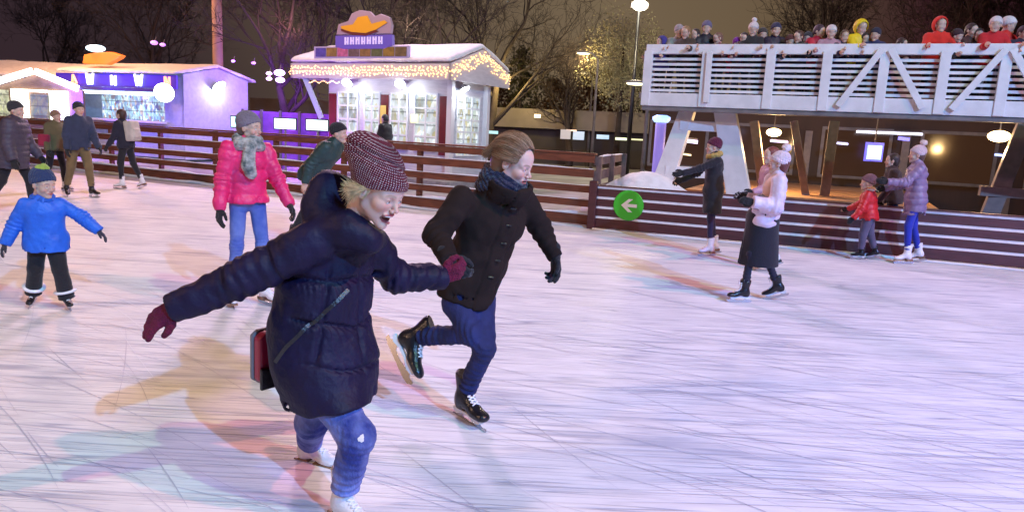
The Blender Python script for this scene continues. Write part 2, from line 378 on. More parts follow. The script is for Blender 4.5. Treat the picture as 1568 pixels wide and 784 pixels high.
def make_body(J, root, s, fine, tone=(0.62, 0.40, 0.31), smile=0.0, squint=0.3, brow=None, lips=(0.46, 0.17, 0.15), bare=('L', 'R'), head_h=None, jaw=True, hands=None, face=True):
    """one continuous figure: head, neck, trunk, arms with hands, legs"""
    hs = J['hs']; Mh = head_frame(J['hf'], J['hu']); hc = J['head']
    tone = np.array(tone)
    def limbs(p):
        d = loft(p, [(J['neck']-0.02*s*J['up'], 0.13*s, 0.07*s), (J['chest'], 0.155*s, 0.10*s), (J['waist'], 0.125*s, 0.09*s), (J['hip'], 0.120*s, 0.085*s)], J['lat'], 0.05*s)
        d = smin(d, cap(p, J['neck']-0.03*J['up']*s, hc-0.02*hs*Mh[:, 2]-0.02*hs*Mh[:, 0], 0.052*s, 0.050*s), 0.03*s)
        for S_ in 'LR':
            d = smin(d, cap(p, J['sh'+S_], J['el'+S_], 0.045*s, 0.036*s), 0.03*s); d = smin(d, cap(p, J['el'+S_], J['wr'+S_], 0.036*s, 0.024*s), 0.02*s)
            d = smin(d, cap(p, J['hip'+S_], J['kn'+S_], 0.060*s, 0.045*s), 0.03*s); d = smin(d, cap(p, J['kn'+S_], J['an'+S_], 0.042*s, 0.032*s), 0.02*s)
            d = smin(d, cap(p, J['an'+S_]-0.05*s*J['fu'+S_], J['an'+S_]-0.06*s*J['fu'+S_]+0.12*s*J['fd'+S_], 0.032*s, 0.024*s), 0.02*s)
        d = smin(d, head_sdf((p-hc)@Mh/hs, smile, False)*hs, 0.01*s)
        return d
    if not fine:
        hp = []
        for S_ in 'LR': hp += hand_prims(J['wr'+S_], J['hd'+S_], J['hb'+S_], J['ht'+S_], 0.35, 0.001, 0.95*s)
        g = prims_sdf(hp, 0.006)
        pts = [J[k] for k in J if k[:2] in ('sh', 'el', 'wr', 'hi', 'kn', 'an', 'ne')]+[hc+0.13*hs*Mh[:, 2], hc-0.1*hs*Mh[:, 2]]
        lo, hi = bounds(pts, 0.22*s)
        v, q = mesh_sdf(lambda p: smin(limbs(p), g(p), 0.01), lo, hi, 0.014*max(s, 0.7))
        parts = [(v, q, np.tile(tone, (len(v), 1)))]
    else:
        pts = [J[k] for k in J if k[:2] in ('sh', 'el', 'wr', 'hi', 'kn', 'an', 'ne')]
        lo, hi = bounds(pts, 0.2*s)
        v, q = mesh_sdf(lambda p: np.maximum(limbs(p), -(np.linalg.norm(p-hc, axis=1)-0.115*hs)), lo, hi, 0.012)
        parts = [(v, q, np.tile(tone, (len(v), 1)))]
        for S_ in 'LR':
            hp = hand_prims(J['wr'+S_], J['hd'+S_], J['hb'+S_], J['ht'+S_], J.get('cu'+S_, 0.3), -0.001, s)
            lo, hi = bounds([a for a, *_ in hp]+[b for _, b, *_ in hp], 0.03)
            v, q = mesh_sdf(prims_sdf(hp, 0.006), lo, hi, 0.004); parts.append((v, q, np.tile(tone, (len(v), 1))))
    # the head in its own space, finer
    h = 0.0028 if fine else (0.0045 if s > 0.6 and face else 0.009)
    def fh(q):
        return smin(head_sdf(q, smile, True if face else False, squint), cap(q, (-0.02, 0, -0.05), (-0.045, 0, -0.145), 0.050, 0.052), 0.02)
    v, q = mesh_sdf(fh, (-0.125, -0.10, -0.16), (0.14, 0.10, 0.135), h)
    parts.append(((v*hs)@Mh.T+hc, q, head_col(v, tone, lips, brow, inner=smile > 0.3, sm=smile)))
    v, q, c = merge(parts)
    b = mesh_obj('body', v, q, SKIN, root, True, c)
    for sy in (-1, 1):
        if not face: break
        e = MB(); e.ball(hc+Mh@V(0.0775, 0.032*sy, -0.005)*hs, 0.0148*hs, 12, 8); eo = e.build('eye', M_EYE, root, True)
        i = MB(); i.ball(hc+Mh@V(0.0868, 0.0325*sy, -0.0055)*hs, 0.0062*hs, 10, 6); i.build('iris', M_IRIS, eo, True)
    if smile > 0.2:
        t = MB(); pts = [hc+Mh@V(0.0955-0.6*(y*y)/0.03, y, -0.0625)*hs for y in np.linspace(-0.024, 0.024, 9)]; t.tube(pts, 0.0058*hs, 8); t.build('teeth', M_TEETH, root, True)
    return b

def make_skate(an, toe, up, root, s, style='white', h=0.008, laces=True, side=1):
    """figure or hockey skate: boot > blade, laces, holder; origin at the ankle joint; the blade bottom is 0.165 s below the ankle"""
    x = nrm(toe); z = nrm(up-(up@x)*x); y = np.cross(z, x); M = np.stack([x, y, z], 1); an = np.asarray(an, float)
    hi_top = 0.115 if style == 'white' else 0.085
    def f(q):
        q = q/s
        d = loft(q, [((-0.004, 0, 0.0), 0.040, 0.052), ((-0.016, 0, hi_top), 0.047, 0.060)], V(0, 1, 0), 0.02)
        d = smax(d, q@nrm(V(0.25 if style == 'black' else 0.05, 0, 1))-(hi_top+0.004), 0.006)
        d = smin(d, ell(q, (-0.030, 0, -0.055), (0.045, 0.037, 0.055)), 0.03)
        d = smin(d, cap(q, (0.0, 0, -0.035), (0.085, 0, -0.062), 0.043, 0.036), 0.035)
        d = smin(d, ell(q, (0.135, 0, -0.076), (0.062, 0.041, 0.030)), 0.03)
        if style == 'black':
            d = smin(d, ell(q, (0.165, 0, -0.078), (0.038, 0.040, 0.026)), 0.006)
            d = smin(d, ell(q, (0.03, 0, hi_top+0.015), (0.022, 0.036, 0.040), np.array([[0.8, 0, 0.6], [0, 1, 0], [-0.6, 0, 0.8]]).T), 0.01)
        d = smax(d, -(q[:, 2]+0.098), 0.004)
        return d*s
    v, q = mesh_sdf(f, V(-0.11, -0.075, -0.12)*s, V(0.23, 0.075, 0.19)*s, h)
    T = lambda v_: np.asarray(v_, float)*s@M.T+an
    boot = mesh_obj('skate', (v)@M.T+an, q, M_WSKATE if style == 'white' else M_BSKATE, root)
    m = MB()
    if style == 'white':
        m.box(T((-0.035, 0, -0.112)), x*0.045*s, y*0.030*s, z*0.016*s); m.box(T((0.12, 0, -0.103)), x*0.075*s, y*0.034*s, z*0.006*s)
        m.build('sole', M_TAN if h < 0.01 else M_BSKATE, boot, bevel=0.004)
    else:
        m.prism([(-0.085, -0.098), (0.17, -0.098), (0.16, -0.118), (0.125, -0.128), (0.06, -0.113), (0.0, -0.113), (-0.05, -0.130), (-0.08, -0.118)], T((0, 0, 0)), x*s, z*s, y*0.016*s)
        m.build('holder', M_HOLD_W, boot, bevel=0.003)
    m = MB(); poly = [(-0.105, -0.140), (-0.098, -0.158), (-0.06, -0.165), (0.15, -0.165), (0.19, -0.158), (0.208, -0.140), (0.205, -0.128), (0.17, -0.132), (0.14, -0.118), (0.10, -0.132), (0.05, -0.140), (0.0, -0.138), (-0.02, -0.122), (-0.06, -0.122), (-0.075, -0.138)]
    m.prism(poly, T((0, 0, 0)), x*s, z*s, y*0.0028*s); m.build('blade', M_STEEL, boot)
    if laces:
        m = MB(); path = [(0.128, -0.042), (0.105, -0.029), (0.084, -0.020), (0.066, -0.006), (0.056, 0.012), (0.052, 0.032), (0.050, 0.052), (0.050, 0.072), (0.049, 0.092)]
        if style == 'black': path = path[:8]
        def surf(px_, pz_, yy):   # push the point out to the boot surface
            p_ = V(px_, yy, pz_); dr = nrm(V(0.6, yy*6, 0.5))
            for _ in range(12):
                dd = f((p_*s)[None])[0]/s; p_ = p_-dr*(dd-0.002)*0.7
            return p_
        for k in range(len(path)-1):
            for sg in (-1, 1):
                pts = []
                for t in np.linspace(0, 1, 6):
                    yy = sg*0.022*(1-2*t); px_ = path[k][0]*(1-t)+path[k+1][0]*t; pz_ = path[k][1]*(1-t)+path[k+1][1]*t
                    pts.append(T(surf(px_*0.8, pz_*0.9, yy)))
                m.tube(pts, 0.0046*s, 5)
        p_ = surf(path[-1][0]*0.8, path[-1][1], 0)
        for sg in (-1, 1):
            m.tube([T(p_), T(p_+V(0.01, sg*0.02, 0.012)), T(p_+V(0.012, sg*0.036, 0.0)), T(p_+V(0.006, sg*0.014, -0.004))], 0.003*s, 5)
            m.tube([T(p_), T(p_+V(0.012, sg*0.012, -0.02)), T(p_+V(0.008, sg*0.022, -0.05))], 0.003*s, 5)
        m.build('laces', M_LACE, boot, True)
    return boot

def make_trousers(J, root, s, material, h, fat=1.0, cuff=0.05, wrinkle=1.0, name='trousers', flare=0.0):
    def f(p):
        d = loft(p, [(J['waist'], 0.135*s*fat, 0.10*s*fat), (J['hip'], 0.165*s*fat, 0.125*s*fat)], J['lat'], 0.05*s)
        for S_ in 'LR':
            a, k, n = J['hip'+S_], J['kn'+S_], J['an'+S_]; e = n+nrm(k-n)*cuff*s
            d1 = cap(p, a, k, 0.092*s*fat, 0.068*s*fat); d2 = cap(p, k, e, 0.066*s*fat, (0.052+flare)*s*fat)
            ax = nrm(e-k); along = (p-e)@ax; d2 = smax(d2, along, 0.006)
            w = np.exp(-(along/(0.16*s))**2); d2 = d2+wrinkle*w*0.006*s*np.sin(along*2*math.pi/(0.045*s)+vnoise(p, 14, 3)*2.0)
            kk = np.linalg.norm(p-k, axis=1); d1 = smin(d1, d2, 0.03*s)+wrinkle*0.004*s*np.exp(-(kk/(0.11*s))**2)*np.sin(((p-k)@ax)*2*math.pi/(0.035*s)+vnoise(p, 16, 5)*2.5)
            d = smin(d, d1, 0.025*s)
        return d+wrinkle*0.005*s*vnoise(p, 11, 1)+wrinkle*0.002*s*vnoise(p, 32, 2)
    lo, hi = bounds([J[k] for k in J if k[:2] in ('hi', 'kn', 'an') or k == 'waist'], 0.2*s)
    return sdf_obj(name, f, lo, hi, h, material, root)

def make_jacket(J, root, s, material, h, length=0.10, fat=1.0, quilt=0.0, qamp=0.010, sleeve=(0.075, 0.062, 0.050), flare=0.0, collar=0.05, name='jacket', wrinkle=1.5, open_hem=True, secs=None, extra=None, post=None, cuffs=0.02, sleeve_q=None):
    """length: how far below the hip joint the hem hangs (metres at s = 1)"""
    dn = nrm(J['hip']-J['chest']); hang = nrm(dn*0.35+V(0, 0, -1)*0.65)
    hem = J['hip']+hang*length*s
    if secs is None:
        secs = [(J['neck']-0.015*J['up']*s, 0.105*s*fat, 0.085*s*fat), (J['chest'], 0.185*s*fat, 0.130*s*fat), (J['waist'], 0.165*s*fat, 0.125*s*fat),
                (J['hip'], 0.185*s*fat, 0.145*s*fat), (hem+hang*0.05*s, (0.19+flare)*s*fat, (0.15+flare)*s*fat)]
    hd = nrm(secs[-1][0]-secs[-2][0]); hp = secs[-1][0]-hd*0.05*s
    def f(p):
        d = loft(p, secs, J['lat'], 0.06*s)
        al = (p-J['neck'])@dn
        if quilt: d = d-qamp*s*(np.abs(np.sin(al*math.pi/(quilt*s)))**0.6-0.6)
        ins = d+0.016*s
        arms = None
        for S_ in 'LR':
            a, k, n = J['sh'+S_], J['el'+S_], J['wr'+S_]; ax = nrm(n-k); ax0 = nrm(k-a)
            e = smin(cap(p, a, k, sleeve[0]*s*fat, sleeve[1]*s*fat), cap(p, k, n+ax*cuffs*s, sleeve[1]*s*fat, sleeve[2]*s*fat), 0.03*s)
            if quilt:
                q1 = (p-a)@ax0; q2 = (p-k)@ax+np.linalg.norm(k-a); qq = np.where((p-k)@ax > 0, q2, q1)
                e = e-qamp*0.8*s*(np.abs(np.sin(qq*math.pi/((sleeve_q or quilt)*s)+0.4*vnoise(p, 9, 8)))**0.6-0.6)
            kk = np.linalg.norm(p-k, axis=1); e = e+wrinkle*0.006*s*np.exp(-(kk/(0.12*s))**2)*np.sin(((p-k)@ax)*2*math.pi/(0.05*s)+vnoise(p, 13, 4)*2.2)
            e = smax(e, (p-n)@ax-cuffs*s, 0.008*s)
            arms = e if arms is None else np.minimum(arms, e)
        d = smax(d, (p-hp)@hd, 0.01*s)
        if open_hem: d = smax(d, -np.maximum(ins, -((p-hp)@hd+0.05*s)), 0.006*s)
        d = smin(d, arms, 0.035*s)
        if collar: d = smin(d, np.maximum(cap(p, J['neck']-0.02*J['up']*s, J['neck']+collar*s*J['up'], 0.082*s, 0.072*s), 0), 0.03*s) if False else smin(d, cap(p, J['neck']-0.03*J['up']*s, J['neck']+collar*s*J['up'], 0.078*s, 0.070*s), 0.03*s)
        if extra is not None: d = extra(p, d)
        d = d+wrinkle*0.007*s*vnoise(p, 9, 11)+wrinkle*0.0035*s*vnoise(p, 24, 12)
        if post is not None: d = post(p, d)
        return d
    pts = [c for c, *_ in secs]+[J[k] for k in J if k[:2] in ('sh', 'el', 'wr')]
    lo, hi = bounds(pts, 0.27*s*fat)
    return sdf_obj(name, f, lo, hi, h, material, root)

def gloves(J, root, s, material, h, name='glove', fat=0.004):
    for S_ in 'LR':
        hp = hand_prims(J['wr'+S_], J['hd'+S_], J['hb'+S_], J['ht'+S_], J.get('cu'+S_, 0.3), fat, s)
        ax = nrm(J['hd'+S_]); w = J['wr'+S_]
        hp.append((w-ax*0.05*s, w+ax*0.01*s, 0.036*s, 0.033*s))
        lo, hi = bounds([a for a, *_ in hp]+[b for _, b, *_ in hp], 0.05)
        f0 = prims_sdf(hp, 0.007)
        sdf_obj(name, lambda p: f0(p)+0.0012*vnoise(p, 60, 3), lo, hi, h, material, root)

def head_part(name, J, root, fn, h, material, lo=(-0.19, -0.16, -0.16), hi=(0.16, 0.16, 0.24), uv=False):
    Mh = head_frame(J['hf'], J['hu']); hs = J['hs']
    v, q = mesh_sdf(fn, lo, hi, h)
    o = mesh_obj(name, (v*hs)@Mh.T+J['head'], q, material, root)
    if uv:
        me = o.data; ul = me.uv_layers.new(name='UVMap'); vi = np.empty(len(me.loops), np.int32); me.loops.foreach_get('vertex_index', vi)
        a = np.arctan2(v[:, 1], v[:, 0]+0.01); rr = v[:, 2]
        uvs = np.stack([a, rr], 1)[vi].reshape(-1, 4, 2)
        d = uvs[:, :, 0].max(1)-uvs[:, :, 0].min(1); uvs[:, :, 0] = np.where((d > 3)[:, None] & (uvs[:, :, 0] < 0), uvs[:, :, 0]+2*math.pi, uvs[:, :, 0])
        ul.data.foreach_set('uv', uvs.reshape(-1).astype(np.float32))
    return o
def beanie(q, top=0.135, slouch=0.0):
    d = smin(ell(q, (-0.016-slouch*0.5, 0, 0.050), (0.112, 0.092, 0.094)), ell(q, (-0.03-slouch, 0, top-0.05), (0.075, 0.070, 0.060)), 0.05)
    pl = (q@nrm(V(-0.42, 0, 1)))-0.012
    d = smax(d, -pl, 0.004)
    band = np.maximum(ell(q, (-0.014, 0, 0.045), (0.119, 0.099, 0.097)), np.maximum(-(pl), pl-0.038)); return smin(d, band, 0.006)
def hair_cap(q, length=-0.06):
    d = ell(q, (-0.022, 0, 0.040), (0.108, 0.088, 0.096))
    d = smin(d, ell(q, (-0.055, 0, -0.03), (0.062, 0.078, 0.09)), 0.04)
    d = smax(d, -(q[:, 2]-length), 0.01)
    face = ell(q, (0.085, 0, -0.03), (0.085, 0.080, 0.095)); return smax(d, -face, 0.01)+0.003*vnoise(q, 60, 4)
def hood_fn(q):
    o = ell(q, (-0.03, 0, 0.02), (0.135, 0.120, 0.140)); i = ell(q, (0.0, 0, 0.01), (0.118, 0.100, 0.118))
    d = smax(o, -i, 0.01); return smax(d, -ell(q, (0.14, 0, -0.01), (0.115, 0.085, 0.105)), 0.02)

# forward kinematics for the people further off
def pose(base, face_deg, h=1.72, lean=8, legL=(10, 4, 12), legR=(-8, 4, 14), armL=(10, 10, 20), armR=(-5, 10, 20), head_yaw=0, head_pitch=0, ground=0.17, child=False, hs=None):
    t = math.radians(face_deg); f = V(math.cos(t), math.sin(t), 0); l = V(-math.sin(t), math.cos(t), 0); u = V(0, 0, 1)
    s = h/1.75; R_ = math.radians; J = {}
    def dirn(sw, ab, sg): return nrm(-u*math.cos(R_(sw))*math.cos(R_(ab))+f*math.sin(R_(sw))+l*sg*math.sin(R_(ab)))
    up = nrm(u*math.cos(R_(lean))+f*math.sin(R_(lean)))
    lk = 0.86 if child else 1.0
    J['hip'] = V(0, 0, 0)
    for S_, sg, (sw, ab, kb) in (('L', 1, legL), ('R', -1, legR)):
        J['hip'+S_] = l*sg*0.085*s
        J['kn'+S_] = J['hip'+S_]+dirn(sw, ab, sg)*0.43*s*lk; J['an'+S_] = J['kn'+S_]+dirn(sw-kb, ab, sg)*0.42*s*lk
        J['fd'+S_] = nrm(f*math.cos(R_(min(sw-kb, 0)*0.8))+u*math.sin(R_(min(sw-kb, 0)*0.8))+l*sg*0.25); J['fu'+S_] = nrm(J['kn'+S_]-J['an'+S_])
    T = 0.50*s; J['up'] = up; J['lat'] = l
    J['waist'] = up*0.18*s; J['chest'] = up*0.38*s; J['neck'] = up*T
    for S_, sg, (sw, ab, eb) in (('L', 1, armL), ('R', -1, armR)):
        J['sh'+S_] = up*0.455*s+l*sg*0.17*s
        d1 = dirn(sw+lean*0.3, ab, sg); d2 = dirn(sw+eb+lean*0.3, ab*0.8, sg)
        J['el'+S_] = J['sh'+S_]+d1*0.29*s; J['wr'+S_] = J['el'+S_]+d2*0.25*s; J['hd'+S_] = d2; J['hb'+S_] = nrm(l*sg+f*0.2); J['ht'+S_] = f
    J['hs'] = hs or (s*1.0 if not child else 0.92)
    ty = t+R_(head_yaw); hf = V(math.cos(ty), math.sin(ty), 0); J['hf'] = nrm(hf*math.cos(R_(head_pitch))-u*math.sin(R_(head_pitch))); J['hu'] = u+J['hf']*0.0
    J['head'] = J['neck']+nrm(up+u)*(0.135*J['hs']+0.02*s)+hf*0.02*s
    low = min(J['anL'][2], J['anR'][2])
    off = V(*base[:2], ground*(s if not child else 1.05*s)-low+(base[2] if len(base) > 2 else 0)) if True else 0
    for k in list(J):
        if k in ('up', 'lat', 'hf', 'hu', 'hs') or k[:2] in ('fd', 'fu', 'hd', 'hb', 'ht', 'cu'): continue
        J[k] = J[k]+off
    return J, s

def person(label, base, group=None, face_deg=0, h=1.72, top=None, legs=None, headw=None, skates='white', glv=(0.01, 0.01, 0.012), res=0.012, tone=(0.62, 0.40, 0.31), extras=None, face=True, brow=(0.10, 0.06, 0.04), **pz):
    ground = pz.pop('ground', 0.168)
    J, s = pose(base, face_deg, h, ground=ground, **pz)
    root = empty('person', (base[0], base[1], base[2] if len(base) > 2 else 0), label, 'person', group)
    make_body(J, root, s, False, tone, 0, 0.6, brow, face=face)
    lg = dict(legs or {}); lc = lg.pop('color', (0.02, 0.02, 0.03)); kind = lg.pop('kind', 'trousers')
    make_trousers(J, root, s, lg.pop('mat', None) or cloth(lc), res, name='trousers', **lg)
    tp = dict(top or {}); tc_ = tp.pop('color', (0.02, 0.02, 0.03)); tm = tp.pop('mat', None) or (nylon(tc_) if tp.get('quilt') else cloth(tc_)); tn = tp.pop('name', 'jacket')
    make_jacket(J, root, s, tm, res, name=tn, **tp)
    if glv is not None: gloves(J, root, s*0.98, cloth(glv), max(res*0.6, 0.006))
    if skates:
        for S_ in 'LR': make_skate(J['an'+S_], J['fd'+S_], J['fu'+S_]*0.6+V(0, 0, 0.6), root, s, skates, max(0.007, res*0.7), laces=(res < 0.011))
    else:
        for S_ in 'LR':
            a = J['an'+S_]; fd = J['fd'+S_]
            hp = [(a+V(0, 0, 0.06*s), a-V(0, 0, 0.045*s), 0.052*s, 0.05*s), (a-V(0, 0, 0.05*s), a+fd*0.14*s-V(0, 0, 0.06*s), 0.048*s, 0.04*s)]
            lo, hi = bounds([a, a+fd*0.14*s], 0.12*s); zb = a[2]-0.1*s
            sdf_obj('boot', lambda p: smax(prims_sdf(hp, 0.03)(p), zb-p[:, 2], 0.005), lo, hi, res, cloth((0.02, 0.015, 0.015), 0.5), root)
    hw = headw or {}; k = hw.get('kind', 'hair'); hh = max(res*0.6, 0.007)
    if k in ('beanie', 'pompom'):
        m = cloth(hw['color'], 0.95, bump=0.8, bscale=60)
        o = head_part('hat', J, root, lambda q: beanie(q, hw.get('top', 0.135), hw.get('slouch', 0.0))+0.002*np.sin(np.arctan2(q[:, 1], q[:, 0])*24), hh, m)
        if k == 'pompom': head_part('pompom', J, o, lambda q: ell(q, hw.get('pom', (-0.07, 0, 0.185)), (0.052, 0.052, 0.048))+0.010*vnoise(q, 45, 2)+0.005*vnoise(q, 110, 5), hh, cloth(hw.get('pomc', hw['color']), 0.95), lo=(-0.25, -0.09, 0.05), hi=(0.08, 0.09, 0.27))
        if hw.get('hair') is not None: head_part('hair', J, root, lambda q: hair_cap(q, hw.get('len', -0.10))+0.004, hh, cloth(hw['hair'], 0.5))
    elif k == 'hair': head_part('hair', J, root, lambda q: hair_cap(q, hw.get('len', -0.06)), hh, cloth(hw.get('color', (0.05, 0.03, 0.02)), 0.5))
    elif k == 'hood': head_part('hood', J, root, hood_fn, hh, tm if 'color' not in hw else cloth(hw['color']))
    elif k == 'earmuffs':
        head_part('hair', J, root, lambda q: hair_cap(q, hw.get('len', -0.10)), hh, cloth(hw['hair'], 0.5))
    if hw.get('fur') is not None:
        c0, c1 = J['neck'], J['lat']; ff = nrm(np.cross(J['lat'], J['up'])); ring = [J['neck']+0.035*s*J['up']+s*(0.095*math.sin(a)*c1+0.085*math.cos(a)*ff)+V(0, 0, 0.02*math.cos(a+math.pi)) for a in np.linspace(0, 2*math.pi, 13)]
        hp = [(a, b, 0.040*s, 0.040*s) for a, b in zip(ring[:-1], ring[1:])]; lo, hi = bounds(ring, 0.08)
        sdf_obj('fur_trim', lambda p: prims_sdf(hp, 0.01)(p)+0.010*vnoise(p, 40, 6)+0.006*vnoise(p, 95, 7), lo, hi, hh, cloth(hw['fur'], 0.95), root)
    if extras: extras(J, s, root)
    return root, J
# ------------------------------------------------------------------ ice
def ice_material():
    m = bpy.data.materials.new('ice'); m.use_nodes = True; n, l = m.node_tree.nodes, m.node_tree.links; b = n['Principled BSDF']
    tc = n.new('ShaderNodeTexCoord')
    def N(t, **k):
        x = n.new(t)
        for a, v in k.items(): setattr(x, a, v)
        return x
    def math_(op, a, bb=None, clamp=False):
        x = N('ShaderNodeMath', operation=op, use_clamp=clamp)
        for i, v in enumerate((a, bb)):
            if v is None: continue
            if isinstance(v, (int, float)): x.inputs[i].default_value = v
            else: l.new(v, x.inputs[i])
        return x.outputs[0]
    def scratch(rot, sc, seed, width, dist=1.5):
        mp = N('ShaderNodeMapping'); mp.inputs['Rotation'].default_value = (0, 0, math.radians(rot)); mp.inputs['Scale'].default_value = (sc*0.022, sc, 1); mp.inputs['Location'].default_value = (seed, seed*1.7, 0)
        l.new(tc.outputs['Object'], mp.inputs[0])
        no = N('ShaderNodeTexNoise'); no.inputs['Scale'].default_value = 1.0; no.inputs['Detail'].default_value = 1.0; no.inputs['Distortion'].default_value = dist; l.new(mp.outputs[0], no.inputs['Vector'])
        a = math_('ABSOLUTE', math_('SUBTRACT', no.outputs[0], 0.5)); a = math_('SUBTRACT', 1.0, math_('DIVIDE', a, width), clamp=True)
        mk = N('ShaderNodeTexNoise'); mk.inputs['Scale'].default_value = 1.3; mp2 = N('ShaderNodeMapping'); mp2.inputs['Location'].default_value = (seed*3, 1, 0); l.new(tc.outputs['Object'], mp2.inputs[0]); l.new(mp2.outputs[0], mk.inputs['Vector'])
        return math_('MULTIPLY', a, math_('MULTIPLY', math_('SUBTRACT', mk.outputs[0], 0.40), 5.0, clamp=True))
    s = None
    for args in ((-12, 3.6, 1.0, 0.007, 0.3), (-30, 4.5, 5.0, 0.008, 0.2), (8, 3.5, 9.0, 0.007, 0.3), (-48, 3.4, 14.0, 0.007, 0.4), (35, 2.6, 21.0, 0.006, 0.4), (-20, 11.0, 33.0, 0.016, 0.2), (-6, 13.0, 41.0, 0.016, 0.2), (-36, 9.0, 47.0, 0.013, 0.2), (72, 2.4, 55.0, 0.006, 0.6)):
        v = scratch(*args); s = v if s is None else math_('MAXIMUM', s, v)
    # streaky shaved snow
    mp = N('ShaderNodeMapping'); mp.inputs['Rotation'].default_value = (0, 0, math.radians(-14)); mp.inputs['Scale'].default_value = (1.3, 8, 1); l.new(tc.outputs['Object'], mp.inputs[0])
    n1 = N('ShaderNodeTexNoise'); n1.inputs['Scale'].default_value = 1.6; n1.inputs['Detail'].default_value = 8; n1.inputs['Roughness'].default_value = 0.65; n1.inputs['Distortion'].default_value = 0.15; l.new(mp.outputs[0], n1.inputs['Vector'])
    n2 = N('ShaderNodeTexNoise'); n2.inputs['Scale'].default_value = 2.0; n2.inputs['Detail'].default_value = 6; l.new(tc.outputs['Object'], n2.inputs['Vector'])
    f1 = N('ShaderNodeMapRange'); f1.inputs[1].default_value = 0.30; f1.inputs[2].default_value = 0.62; l.new(math_('ADD', math_('MULTIPLY', n1.outputs[0], 0.65), math_('MULTIPLY', n2.outputs[0], 0.35)), f1.inputs[0])
    cr = N('ShaderNodeMix', data_type='RGBA'); cr.inputs[6].default_value = (0.60, 0.60, 0.65, 1); cr.inputs[7].default_value = (0.82, 0.82, 0.84, 1); l.new(f1.outputs[0], cr.inputs[0])
    c2 = N('ShaderNodeMix', data_type='RGBA'); c2.inputs[7].default_value = (0.27, 0.29, 0.40, 1); l.new(cr.outputs[2], c2.inputs[6]); l.new(math_('MULTIPLY', s, 0.75), c2.inputs[0])
    l.new(c2.outputs[2], b.inputs['Base Color'])
    r = N('ShaderNodeMapRange'); r.inputs[1].default_value = 0; r.inputs[2].default_value = 1; r.inputs[3].default_value = 0.38; r.inputs[4].default_value = 0.7; l.new(f1.outputs[0], r.inputs[0]); l.new(r.outputs[0], b.inputs['Roughness'])
    b.inputs['Specular IOR Level'].default_value = 0.35
    bp = N('ShaderNodeBump'); bp.inputs['Strength'].default_value = 0.5; bp.inputs['Distance'].default_value = 0.012; l.new(math_('SUBTRACT', n1.outputs[0], math_('MULTIPLY', s, 0.6)), bp.inputs['Height']); l.new(bp.outputs[0], b.inputs['Normal'])
    return m
M_ICE = ice_material()
_bm = MB(); _bm.add([(-40, -8, 0), (30, -8, 0), (30, 30, 0), (-40, 30, 0)], [(0, 1, 2, 3)]); tag(_bm.build('ice', M_ICE), kind='structure')
# cuts left by the blades: long shallow arcs scored into the surface
_rg = np.random.default_rng(5); _cut = {0: MB(), 1: MB()}
for _i in range(1250):
    _x, _y = (_rg.uniform(-6, 9), _rg.uniform(1.2, 7.5)) if _i % 4 else (_rg.uniform(-14, 12), _rg.uniform(5, 13))
    _h = math.radians(_rg.choice([-24, -24, -24, -34, -16, -8, 4, -44]) + _rg.normal(0, 8)); _L = _rg.uniform(0.25, 2.4); _k = _rg.normal(0, 0.07); _w = _rg.uniform(0.0010, 0.0034)*(1 if _i % 4 else 1.8); _z = _rg.uniform(0.0016, 0.0034); _n = 10; _p = []
    for _j in range(_n+1):
        _s = _L/_n; _h += _k*_s; _x += math.cos(_h)*_s; _y += math.sin(_h)*_s; _ww = _w*math.sin(math.pi*(0.04+0.92*_j/_n)); _p += [(_x-math.sin(_h)*_ww, _y+math.cos(_h)*_ww, _z), (_x+math.sin(_h)*_ww, _y-math.cos(_h)*_ww, _z)]
    _cut[_i % 6 == 0].add(_p, [(2*_j, 2*_j+1, 2*_j+3, 2*_j+2) for _j in range(_n)])
tag(_cut[0].build('blade_cuts', mat('cut_ice', (0.56, 0.56, 0.66), 0.45, var=0.25, vscale=2)), 'fine blade cuts crossing the ice', kind='stuff')
tag(_cut[1].build('shaved_ice', mat('shaved_ice', (0.82, 0.82, 0.86), 0.8)), 'thin white lines of shaved ice', kind='stuff')
M_GROUND = mat('trodden_snow', (0.42, 0.40, 0.42), 0.8, var=0.5, vscale=1.2, bump=0.6, bscale=5)

from mathutils.bvhtree import BVHTree
def bvh(o):
    me = o.data; w = wloc(o); return BVHTree.FromPolygons([Vector(v.co)+Vector(w) for v in me.vertices], [tuple(p.vertices) for p in me.polygons])
def hit(t, px, py, off=0.004):
    d = Vector(nrm(_ray(px, py))); loc, no, _, _ = t.ray_cast(Vector((0, 0, CAM_H)), d)
    if loc is None: return None
    return V(*loc)+V(*no)*off
def ribbon(name, t, pix, width, m, parent, off=0.004, thick=0.002, step=6):
    """a strap lying on a garment"""
    pts = []
    for (x0, y0), (x1, y1) in zip(pix[:-1], pix[1:]):
        k = max(int(math.hypot(x1-x0, y1-y0)/step), 1)
        for i in range(k): pts.append((x0+(x1-x0)*i/k, y0+(y1-y0)*i/k))
    pts.append(pix[-1]); P_ = [hit(t, x, y, off) for x, y in pts]; P_ = [p for p in P_ if p is not None]
    P_ = [P_[0]]+[(P_[i-1]+P_[i]*2+P_[i+1])/4 for i in range(1, len(P_)-1)]+[P_[-1]]
    vs = []; 
    for i, p in enumerate(P_):
        d = nrm(P_[min(i+1, len(P_)-1)]-P_[max(i-1, 0)]); n_ = nrm(V(0, 0, CAM_H)-p); sd = nrm(np.cross(d, n_)); n_ = np.cross(sd, d)
        for a, b in ((-1, 0), (1, 0), (1, 1), (-1, 1)): vs.append(p+sd*a*width/2+n_*b*thick)
    fs = [(i*4+k, i*4+(k+1) % 4, (i+1)*4+(k+1) % 4, (i+1)*4+k) for i in range(len(P_)-1) for k in range(4)]+[(0, 3, 2, 1), tuple(len(vs)-4+k for k in range(4))]
    return mesh_obj(name, vs, fs, m, parent, False)

